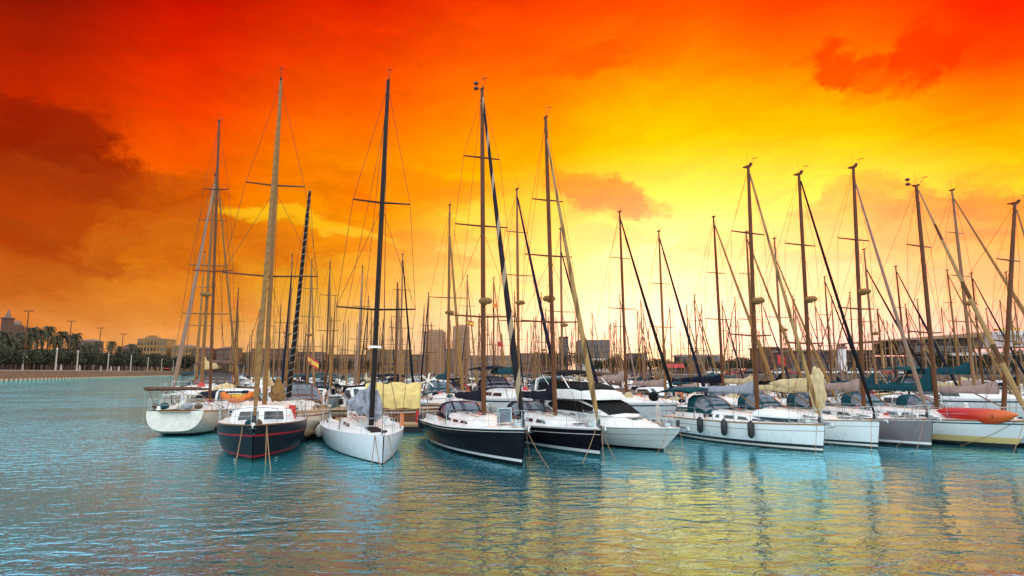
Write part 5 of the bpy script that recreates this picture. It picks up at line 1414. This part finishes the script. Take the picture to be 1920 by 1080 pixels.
b = MB(); b.tube([(0, 0, 0), (0, 0, 6.5)], [.5, .2], 8); b.build('post', whm, t_)
for k in range(5): b = MB(); a = k * 1.257; b.ball((1.3 * math.cos(a) * (k > 0), 1.3 * math.sin(a) * (k > 0), 6.3 + (k == 0) * 1.2), .45, 8, 5); b.build('globe', mat('amber_globe', (.6, .42, .2), .4), t_)
for k in range(5): pass
p = lineat(311, 5); t_ = thing('parasol', 'red market parasol open on the far end of the stone quay', 'parasol', (p.x, p.y, TOPL))
b = MB(); b.loft([[(3.6 * r_ * math.cos(a * math.pi / 4), 3.6 * r_ * math.sin(a * math.pi / 4), z) for a in range(8)] for r_, z in ((1, 2.6), (.5, 3.2), (.02, 3.5))]); b.build('canopy', M['red'], t_); b = MB(); b.tube([(0, 0, 0), (0, 0, 3.4)], .1, 5); b.build('pole', whm, t_)

# ------------------------------------------------------------------ trees
leafm = bpy.data.materials.new('leaves'); leafm.use_nodes = True; nt = leafm.node_tree; NN = NB(nt)
oi = NN.n('ShaderNodeObjectInfo'); tc2 = NN.n('ShaderNodeTexCoord'); nz2 = NN.noise(tc2.outputs['Object'], .8, 4)
nt.links.new(NN.mix(nz2.outputs['Fac'], NN.mix(oi.outputs['Random'], (.014, .020, .006), (.032, .032, .009)), (.045, .04, .012)), nt.nodes['Principled BSDF'].inputs['Base Color'])
nt.nodes['Principled BSDF'].inputs['Roughness'].default_value = .7
trunkm = mat('palm_trunk', (.08, .045, .025), .9, 0, .3, 3)
def palm_mesh(seed, h=9., spread=3.2):
    rn = random.Random(seed); cr = MB(); top = Vector((rn.uniform(-.3, .3), 0, h))
    for k in range(44):
        a = rn.uniform(0, 6.283); up = rn.uniform(-.55, 1.25); L_ = spread * rn.uniform(.8, 1.1)
        d = Vector((math.cos(a), math.sin(a), 0)); sd = Vector((-d.y, d.x, 0)); prev = None; n_ = 6
        pts = []
        for i in range(n_ + 1):
            t = i / n_; p = top + d * (L_ * t * math.cos(up * .7) * (1 - .15 * t)) + Vector((0, 0, L_ * (math.sin(up) * t - .75 * t * t)))
            pts.append(p)
        for i in range(n_):
            w_ = .34 * math.sin(math.pi * (.12 + .8 * i / n_)) + .05
            for s_ in (1, -1):
                m_ = pts[i].lerp(pts[i + 1], .5)
                cr.quad([pts[i], pts[i + 1], m_ + sd * s_ * w_ * 1.8 - Vector((0, 0, w_ * .9)) + (pts[i + 1] - pts[i]) * .7])
    tr = MB(); tr.tube([(0, 0, 0), (top.x * .4, 0, h * .5), top], [.38, .28, .34], 7); tr.ball(top - Vector((0, 0, .5)), .75, 7, 5, (1, 1, 1.2))
    return tr.mesh('trunk', trunkm), cr.mesh('crown', leafm)
PALMS = [palm_mesh(i, 8.5 + i * .4, 3.0 + .25 * i) for i in range(4)]
def tree_mesh(seed):
    rn = random.Random(seed); cr = MB()
    lobes = [(Vector((rn.uniform(-2.2, 2.2), rn.uniform(-2.2, 2.2), rn.uniform(3.4, 6.6))), rn.uniform(1.2, 2.1)) for _ in range(11)]
    for c_, r_ in lobes:
        for k in range(120):
            d = Vector((rn.gauss(0, 1), rn.gauss(0, 1), rn.gauss(0, 1))).normalized() * r_ * rn.uniform(.55, 1.1); d.z *= .8
            p = c_ + d; a = Vector((rn.gauss(0, 1), rn.gauss(0, 1), rn.gauss(0, 1))).normalized(); b = a.cross(Vector((rn.gauss(0, 1), rn.gauss(0, 1), 1))).normalized(); s_ = rn.uniform(.16, .34)
            cr.quad([p - a * s_, p + b * s_ * .6, p + a * s_, p - b * s_ * .6])
    tr = MB(); tr.tube([(0, 0, 0), (.1, 0, 2.2), (.0, .1, 4.6)], [.3, .22, .1], 7)
    for k in range(4): c_ = lobes[k][0]; tr.tube([(.05, 0, 2.2), (c_.x * .5, c_.y * .5, 3.3), c_], [.16, .1, .04], 5)
    return tr.mesh('trunk', trunkm), cr.mesh('crown', leafm)
TREES = [tree_mesh(40 + i) for i in range(4)]
def tree(kind, p, s_, label, group, rz=0.):
    t_ = thing('palm_tree' if kind == 'palm' else 'tree', label, 'palm' if kind == 'palm' else 'tree', p, rz, group)
    t_.scale = (s_[0], s_[0], s_[1]); tr, cr = (PALMS if kind == 'palm' else TREES)[int(rz * 7) % 4]
    link('trunk', tr, t_); link('crown', cr, t_); return t_
rn = random.Random(3)
PL = ['palm at the left border below the pointed spire', 'palm just right of the pointed spire', 'palm below the domed tower', 'palm just right of the tallest floodlight mast', 'tallest palm, third from the tallest floodlight mast', 'wide palm in the middle of the tall left group', 'palm right of the wide one, before the gap of sky', 'tall palm over the second white lamp post', 'dense palm wrapped round the second floodlight mast', 'dense palm just right of the second floodlight mast', 'low palm between the second and third floodlight masts, nearer the third', 'round headed palm under the third floodlight mast', 'low palm between the dense palm and the third floodlight mast', 'palm right of the third floodlight mast', 'palm under the fourth floodlight mast', 'palm touching the left wall of the ochre building', 'small palm in front of the ochre building', 'palm cut by the left border']
big = [(8, 622), (22, 628), (34, 616), (50, 610), (66, 606), (84, 609), (98, 616), (109, 614), (128, 616), (135, 622), (160, 638), (181, 629), (152, 640), (205, 638), (222, 640), (243, 640), (256, 645), (0, 618)]
for i, (px, tp_) in enumerate(big):
    off = rn.uniform(16, 26); p = lineat(px, off); h = (698 - tp_) / F * p.y + CAM_H - TOPL
    tree('palm', (p.x, p.y, TOPL), (min(1.5, h / 9.5), h / 11.2), PL[i], 'tall palms at the left end of the quay' if px < 150 else 'lower palms before the ochre building', rn.uniform(0, 6))
for i in range(74):
    px = -20 + i * 5.8 + rn.uniform(-3, 3); off = rn.uniform(7, 20); p = lineat(px, off)
    tp_ = lerp(645, 668, max(0, min(1, px / 380))) + rn.uniform(-4, 6); h = (698 - tp_) / F * p.y + CAM_H - TOPL
    tree('tree', (p.x, p.y, TOPL), (h / 8.2 * 1.3, h / 8.2), 'broad dark green tree in the continuous row beneath the quay palms' if px < 190 else 'small dark green tree in the row toward the far end of the quay', 'broad trees under the palms' if px < 190 else 'small trees at the far end of the quay', rn.uniform(0, 6))
for i in range(30):
    px = 395 + i * 10.5 + rn.uniform(-4, 4); Y = 470 + rn.uniform(0, 80); p = gp(px, Y); tp_ = rn.uniform(668, 682); h = (698 - tp_) / F * Y + .6
    tree('tree', (p.x, p.y, TOPR), (h / 8.2 * 1.1, h / 8.2), 'dark green tree far behind the masts in front of the long brown buildings', 'far trees in front of the brown buildings', rn.uniform(0, 6))
for i in range(34):
    px = 1112 + i * 9.2 + rn.uniform(-4, 4); Y = 210 + rn.uniform(0, 60); p = gp(px, Y)
    if px > 1270 and Y < 200: continue
    tp_ = rn.uniform(664, 676); h = (698 - tp_) / F * Y + .6
    tree('tree', (p.x, max(p.y, 200), TOPR), (h / 8.2 * 1.3, h / 8.2), 'rounded green tree on the port ground between the cinema block and the round roofed building', 'green trees in the middle distance', rn.uniform(0, 6))
for px, tp_, Y in ((1838, 668, 152), (1858, 660, 150), (1880, 655, 151), (1905, 652, 150), (1925, 650, 150), (1762, 655, 149), (1775, 652, 150)):
    h = (698 - tp_) / F * Y + .6; p = gp(px, Y)
    tree('tree', (p.x, p.y, TOPR), (h / 8.2, h / 8.2), 'leafy tree planted in front of the glazed terrace building', 'trees before the terrace building', rn.uniform(0, 6))
for px in (1012, 1030, 1065, 1150, 1090):
    Y = 300; h = (698 - rn.uniform(655, 668)) / F * Y + .6; p = gp(px, Y)
    tree('tree', (p.x, p.y, TOPR), (h / 9, h / 8.2), 'dark tree standing beside the cinema block behind the masts', 'trees beside the cinema block', rn.uniform(0, 6))

# ------------------------------------------------------------------ buildings
ochre = mat('ochre_render', (.27, .145, .045), .85, 0, .15, .3); brick = mat('brown_brick', (.15, .065, .035), .85, 0, .2, .3)
pale = mat('pale_stone', (.28, .2, .15), .8, 0, .12, .3); rose = mat('rose_concrete', (.19, .10, .075), .8, 0, .12, .2)
roofm = mat('roof_brown', (.17, .10, .07), .8, 0, .2, .4); glz = glassmat('dark_glazing', (.03, .028, .03), .1); mauve_wall = mat('mauve_panel', (.085, .05, .05), .6, 0, .15, .4)
def building(name, label, px0, px1, top, Y, m, base=TOPR, depth=14., cols=0, rws=0, roof='flat', wincol=None, win=(.5, .55), asone=False, cornice=True):
    a, b = gp(px0, Y), gp(px1, Y); w_ = b.x - a.x; h = (698 - top) / F * Y + CAM_H - base
    t_ = thing(name, label, 'building', ((a.x + b.x) / 2, Y, base))
    mb = MB(); mb.box((0, depth / 2, h / 2), (w_, depth, h)); mb.build('wall', m, t_)
    if cornice: mb = MB(); mb.box((0, depth / 2 - .0, h + .25), (w_ + 1.0, depth + 1.0, .5)); mb.build('cornice', pale if m is ochre else roofm, t_)
    if roof == 'hip':
        mb = MB(); mb.loft([[(-w_ / 2 - .4, -.4, h + .5), (w_ / 2 + .4, -.4, h + .5), (w_ / 2 + .4, depth + .4, h + .5), (-w_ / 2 - .4, depth + .4, h + .5)], [(-w_ / 4, depth * .45, h + 2.5), (w_ / 4, depth * .45, h + 2.5), (w_ / 4, depth * .55, h + 2.5), (-w_ / 4, depth * .55, h + 2.5)]]); mb.build('roof', roofm, t_)
    if cols:
        cw, ch_ = w_ / cols, h / (rws + .4)
        wm_ = MB().box((0, 0, 0), (cw * win[0], .16, ch_ * win[1])); 
        if asone:
            mb = MB()
            for i in range(cols):
                for j in range(rws): mb.box((-w_ / 2 + cw * (i + .5), -.06, ch_ * (j + .75)), (cw * win[0], .16, ch_ * win[1]))
            tag(mb.build('window', wincol or glz, t_), kind='stuff')
        else:
            me = wm_.mesh('window', wincol or glz)
            for i in range(cols):
                for j in range(rws): link('window', me, t_, (-w_ / 2 + cw * (i + .5), -.06, ch_ * (j + .75)))
    return t_, w_, h
p = lineat(281, 60)
t_, w_, h_ = building('apartment_building', 'ochre corner building with rows of windows and an ornate parapet above the quay trees', 253, 308, 637, p.y, ochre, TOPL, 18, 9, 5)
b = MB(); b.box((-w_ * .08, 5, h_ + 1.6), (w_ * .42, 6, 2.4)); b.box((-w_ * .08, 5, h_ + 3.4), (w_ * .24, 4, 1.6)); b.build('parapet', ochre, t_)
for k in range(8): b = MB(); b.box((-w_ / 2 + w_ * (k + .5) / 8, .2, h_ + 1.0), (.8, .8, 1.2)); b.build('finial', pale, t_)
for px0, px1, tp_, off, m_, lb in ((318, 356, 651, 90, ochre, 'lower ochre block right of the ochre corner building'), (356, 392, 655, 80, brick, 'brown block behind the leftmost yacht mast'), (228, 250, 650, 100, rose, 'rose coloured house half hidden left of the ochre corner building'), (140, 172, 641, 90, rose, 'low rose house with a flat roof behind the quay palms')):
    p = lineat(px0, off); building('apartment_building', lb, px0, px1, tp_, p.y, m_, TOPL, 14, 7, 4, 'hip')
for px0, px1, tp_, off, lb in ((-60, 40, 672, 34, 'long low shaded arcade under the leftmost palms'), (42, 118, 672, 34, 'low shaded arcade between the first two floodlight masts'), (120, 196, 674, 34, 'low shaded arcade beneath the dense palm'), (198, 262, 676, 34, 'low shaded arcade left of the ochre building')):
    p = lineat((px0 + px1) / 2, off); building('arcade', lb, px0, px1, tp_, p.y, mat('arcade_wall', (.12, .07, .06), .8, 0, .3, .3), TOPL, 8, 9, 1, 'flat', glz, (.6, .6))
p = lineat(4, 110); h = (698 - 600) / F * p.y; t_ = thing('church_tower', 'slender stone tower with a pointed spire at the left border', 'tower', (p.x, p.y, TOPL))
b = MB(); b.box((0, 0, h / 2), (5.6, 5.6, h)); b.build('shaft', mat('dark_stone', (.09, .045, .03), .85), t_); b = MB(); b.box((0, 0, h + .4), (7, 7, .9)); b.build('cornice', mat('dark_stone'), t_); b = MB(); b.loft([[(2.6 * math.cos(a * math.pi / 4), 2.6 * math.sin(a * math.pi / 4), h + .8) for a in range(8)], [(.1 * math.cos(a * math.pi / 4), .1 * math.sin(a * math.pi / 4), h + 8) for a in range(8)]]); b.build('spire', roofm, t_)
p = lineat(23, 120); h = (698 - 612) / F * p.y; t_ = thing('domed_tower', 'squat tower with a rounded dome right of the pointed spire', 'tower', (p.x, p.y, TOPL))
b = MB(); b.box((0, 0, h / 2), (7, 7, h)); b.build('shaft', mat('dark_stone'), t_); b = MB(); b.ball((0, 0, h), 3.6, 10, 7, (1, 1, 1.2)); b.build('dome', roofm, t_, True)
blds = [(404, 440, 655, 640, brick, 'brown block with dark windows just right of the leftmost yacht mast', 8, 4, 'hip'), (440, 468, 662, 660, ochre, 'low ochre block between two brown ones far behind the grey yacht', 6, 3, 'flat'),
        (470, 545, 655, 620, brick, 'wide brown building far behind the dark grey yacht mast', 14, 5, 'flat'), (545, 600, 661, 640, rose, 'rose coloured row building behind the striped flag', 10, 4, 'flat'),
        (603, 700, 666, 600, mat('orange_brick', (.26, .10, .035), .85, 0, .15, .2), 'long low orange brown warehouse with a flat roof', 18, 3, 'flat'), (686, 766, 657, 560, ochre, 'ochre flat roofed block behind the black carbon mast', 12, 4, 'flat'),
        (766, 800, 666, 560, brick, 'low brown block left of the two tower blocks', 6, 3, 'flat'), (832, 850, 655, 600, rose, 'narrow rose block between the two tower blocks', 3, 5, 'flat'),
        (880, 960, 668, 520, pale, 'low pale building right of the two tower blocks', 14, 3, 'flat'), (960, 1050, 664, 430, rose, 'low rose building behind the smaller black sloop', 14, 3, 'flat'),
        (1052, 1066, 633, 420, mauve_wall, 'thin dark tower left of the cinema block', 2, 8, 'flat'), (1180, 1214, 664, 420, mauve_wall, 'small dark block on the skyline right of the cinema block', 4, 3, 'flat'),
        (1436, 1460, 653, 250, brick, 'short brick block left of the red flag', 4, 4, 'flat'), (1466, 1488, 655, 250, brick, 'short brick block right of the red flag', 4, 4, 'flat')]
for px0, px1, tp_, Y, m_, lb, c_, r_, rf in blds: building('apartment_building' if tp_ < 664 else 'low_building', lb, px0, px1, tp_, Y, m_, TOPR, 16, c_, r_, rf)
towm = mat('hazed_concrete', (.36, .20, .12), .8, 0, .1, .1)  # distance haze put into the pale warm colour of walls and windows
t_, w_, h_ = building('tower_block', 'wide haze toned tower block with chamfered shoulder on the skyline, left one of two', 793, 832, 622, 800, towm, TOPR, 20, 12, 16, 'flat', mat('hazed_window', (.22, .12, .085), .3), (.55, .55), True, False)
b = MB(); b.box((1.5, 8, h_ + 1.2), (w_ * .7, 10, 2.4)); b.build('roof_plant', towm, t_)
t_, w_, h_ = building('tower_block', 'narrower haze toned tower block with ribbed sides on the skyline, right one of two', 848, 878, 612, 800, towm, TOPR, 20, 8, 18, 'flat', mat('hazed_window'), (.4, .7), True, False)
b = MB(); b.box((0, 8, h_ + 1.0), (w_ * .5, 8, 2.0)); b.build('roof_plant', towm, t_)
# cinema block
a = gp(1086, 300); b_ = gp(1145, 300); w_ = b_.x - a.x; t_ = thing('cinema_block', 'dark glazed box over a pale base standing behind the motor yacht canopy', 'building', ((a.x + b_.x) / 2, 300, TOPR))
b = MB(); b.box((0, 7, 3.6), (w_, 14, 7.2)); b.build('base', mat('pale_panel', (.55, .5, .48), .6), t_)
for i in range(7):
    for j in range(3):
        b = MB(); b.box((-w_ / 2 + w_ * (i + .5) / 7, .0, 8.8 + j * 2.7), (w_ / 7 * .94, .3, 2.5)); b.build('glass_panel', glz, t_)
b = MB(); b.box((0, 7, 11.6), (w_ * .98, 13.4, 8.8)); b.build('upper_box', mauve_wall, t_)
# round roofed hall
a = gp(1272, 230); b_ = gp(1368, 230); w_ = b_.x - a.x; t_ = thing('round_hall', 'long hall with a shallow curved glass band and flat rounded roof above the trees', 'building', ((a.x + b_.x) / 2, 236, TOPR))
def oval(z, k=1.): return [(w_ / 2 * k * math.cos(i * math.pi / 12), 7 * k * math.sin(i * math.pi / 12), z) for i in range(24)]
b = MB(); b.loft([oval(0), oval(4.6)]); b.build('wall', rose, t_, True); b = MB(); b.loft([oval(4.6, .98), oval(6.3, .98)]); b.build('glass_band', glz, t_, True); b = MB(); b.loft([oval(6.3, 1.03), oval(6.9, 1.03), oval(7.1, .9)]); b.build('roof', pale, t_)
# red awning
a = gp(1250, 185); t_ = thing('awning', 'wide red awning on the quay below the round roofed hall', 'awning', (a.x + 2.6, 185, TOPR))
b = MB(); b.loft([[(-2.8, 0, 1.9), (2.8, 0, 1.9)], [(-2.8, 1.5, 3.1), (2.8, 1.5, 3.1)], [(-2.8, 3, 3.0), (2.8, 3, 3.0)]], False, False); b.build('canvas', M['red'], t_)
for x in (-2.7, 0, 2.7): b = MB(); b.tube([(x, 0, 0), (x, 0, 1.95)], .06, 5); b.build('post', whm, t_)
# dark terminal
a = gp(1488, 168); b_ = gp(1642, 168); w_ = b_.x - a.x; h = (698 - 659) / F * 168 + CAM_H - TOPR
t_ = thing('ferry_terminal', 'long dark terminal with a flat roof band and glazed bays behind the right hand masts', 'building', ((a.x + b_.x) / 2, 168, TOPR))
b = MB(); b.box((0, 6, h / 2), (w_, 11.6, h)); b.build('wall', mauve_wall, t_); b = MB(); b.box((0, 5.5, h + .15), (w_ + 1, 13.4, .4)); b.build('roof', pale, t_)
for i in range(12): b = MB(); b.box((-w_ / 2 + w_ * (i + .5) / 12, .1, 1.7), (w_ / 12 * .8, .3, 2.8)); b.build('glass_bay', glz, t_)
b = MB(); b.box((0, -.3, 3.5), (w_, .5, .4)); b.build('fascia', roofm, t_)
a = gp(1581, 150); h = (698 - 655) / F * 150 + CAM_H - TOPR
t_ = thing('signal_tower', 'stout white column with lamps on its cap in front of the dark terminal', 'tower', (a.x, 150, TOPR))
b = MB(); b.box((0, 0, h / 2), (1.35, 1.35, h)); b.build('column', mat('white_column', (.68, .62, .6), .5), t_); b = MB(); b.box((0, 0, h + .3), (1.9, 1.6, .5)); b.build('cap', roofm, t_)
for x in (-.6, .1, .6): b = MB(); b.box((x, 0, h + .9), (.4, .5, .6)); b.build('lamp', M['wire'], t_)
# terrace building with the cantilevered roof
Y = 160
def gx(px, Y_=Y): return gp(px, Y_).x
def gz(py, Y_=Y): return (698 - py) / F * Y_ + CAM_H
t_ = thing('port_building', 'large glazed terrace building with a thin cantilevered roof at the right', 'building', (gx(1790), Y, TOPR)); ox = gx(1790)
def slab(name, p0, p1, z0, z1, zt0, zt1, y0, y1, m):
    b = MB(); x0, x1 = gx(p0) - ox, gx(p1) - ox
    b.loft([[(x0, y0, z0 - TOPR), (x0, y1, z0 - TOPR), (x0, y1, zt0 - TOPR), (x0, y0, zt0 - TOPR)], [(x1, y0, z1 - TOPR), (x1, y1, z1 - TOPR), (x1, y1, zt1 - TOPR), (x1, y0, zt1 - TOPR)]]); return b.build(name, m, t_)
slab('cantilever_roof', 1632, 1850, gz(642), gz(633), gz(640), gz(624), -3, 14, mat('soffit_brown', (.30, .15, .09), .6))
slab('upper_storey', 1846, 1990, gz(652), gz(650), gz(624), gz(618), -.5, 14, mat('mauve_white', (.48, .38, .38), .6))
slab('upper_wall', 1700, 1846, gz(664), gz(664), gz(640), gz(632), 3, 14, mauve_wall)
slab('terrace_slab', 1770, 1990, gz(668), gz(666), gz(663), gz(658), -3, 14, mat('terrace_white', (.62, .54, .48), .6))
slab('lower_wall', 1660, 1990, TOPR, TOPR, gz(668), gz(668), 2, 14, mauve_wall)
for i in range(22):
    px = 1664 + i * 15; b = MB(); b.box((gx(px) - ox, 1.9, 2.6), (1.5, .2, 3.4)); b.build('glass_bay', glz, t_)
for px in (1652, 1668, 1700, 1730, 1790, 1830, 1880, 1930): b = MB(); b.tube([(gx(px) - ox, -1.5, 0), (gx(px) - ox, -1.5, gz(641) - TOPR if px < 1850 else gz(667) - TOPR)], .16, 6); b.build('column', mat('gold_column', (.5, .32, .15), .5), t_)
for i in range(9): b = MB(); b.box((gx(1708 + i * 15) - ox, 2.9, gz(654) - TOPR), (1.3, .2, 1.6)); b.build('window', glz, t_)
b = MB(); b.tube([(gx(1770) - ox, -2.8, gz(658) - TOPR + .8), (gx(1990) - ox, -2.8, gz(655) - TOPR + .8)], .05, 4)
for i in range(15): x = lerp(gx(1772), gx(1988), i / 14) - ox; b.tube([(x, -2.8, gz(660) - TOPR), (x, -2.8, gz(656) - TOPR + .8)], .04, 4)
b.build('balustrade', whm, t_)
a = gp(1905, 158); o = thing('awning', 'yellow awning on the roof terrace at the right border', 'awning', (a.x, 158, gz(622)))
b = MB(); b.loft([[(-2.4, 0, 0), (3.4, 0, .4)], [(-2.4, 2.4, .8), (3.4, 2.4, 1.1)], [(-2.4, 3.4, .2), (3.4, 3.4, .5)]], False, False); b.build('canvas', mat('yellow_awning', (.72, .38, .03), .7), o)
b = MB(); b.box((.4, 1.5, -.5), (5.6, 2.6, 1.0)); b.build('frame', M['offwhite'], o)

# cars and vans parked on the right quay
def car_proto():
    t_ = thing('parked_car', 'x', 'car')
    b = MB(); b.loft([[(-2.1, s_ * .85, z) for s_, z in ((-1, .35), (1, .35), (1, .85), (-1, .85))], [(2.1, s_ * .85, z) for s_, z in ((-1, .35), (1, .35), (1, .75), (-1, .75))]]); b.build('body', M['white'], t_)
    b = MB(); b.loft([[(-1.7, -.8, .82), (1.2, -.8, .78), (1.2, .8, .78), (-1.7, .8, .82)], [(-1.2, -.65, 1.42), (.5, -.65, 1.42), (.5, .65, 1.42), (-1.2, .65, 1.42)]]); b.build('window', M['glass'], t_)
    b = MB(); b.box((-.35, 0, 1.44), (1.6, 1.25, .04)); b.build('roof', M['white'], t_)
    w_ = MB().tube([(0, -.1, 0), (0, .1, 0)], .32, 10).mesh('wheel', M['black'])
    for x in (-1.3, 1.3):
        for y in (-.85, .85): link('wheel', w_, t_, (x, y, .32))
    return t_
c0 = car_proto(); first = True
for px, Y, c_, lb in ((1588, 142, 'white', 'white car parked by the stout white column'), (1600, 143, 'teal', 'dark teal car beside the stout white column'), (1640, 141, 'white', 'white car parked under the tip of the cantilevered roof'), (1672, 142, 'white', 'white car parked left of the glazed terrace building'), (1690, 142, 'red', 'red car parked among white ones below the cantilevered roof'), (1742, 141, 'white', 'white car parked before the trees of the terrace building'), (1480, 146, 'white', 'white car at the left end of the dark terminal'), (1512, 146, 'red', 'red car before the dark terminal'), (1545, 145, 'offwhite', 'pale car before the middle of the dark terminal'), (1430, 147, 'navy', 'dark blue car left of the dark terminal'), (1360, 147, 'white', 'white car on the quay below the round roofed hall'), (1395, 147, 'red', 'red car on the quay right of the round roofed hall')):
    o = c0 if first else copy_tree(c0); first = False
    p = gp(px, Y); o.location = (p.x, Y + 7, TOPR); o.rotation_euler = (0, 0, rn.choice([0.05, 3.1])); o['label'] = lb; o['group'] = 'cars parked on the port quay'
    for ch in o.children:
        if ch.name.startswith(('body', 'roof')): remat(ch, M[c_])

# far ridge that closes the horizon
b = MB(); rid = []
for i in range(61):
    x = -2600 + i * 100; z = 12 + 22 * mnoise.noise(Vector((i * .22, 3.3, 0))); rid.append((x, max(4, z)))
for (x0, z0), (x1, z1) in zip(rid, rid[1:]):
    b.quad([(x0, 2900, 0), (x1, 2900, 0), (x1, 3000, z1), (x0, 3000, z0)])
tag(b.build('hills', mat('hill', (.10, .08, .06), .9)), kind='structure')
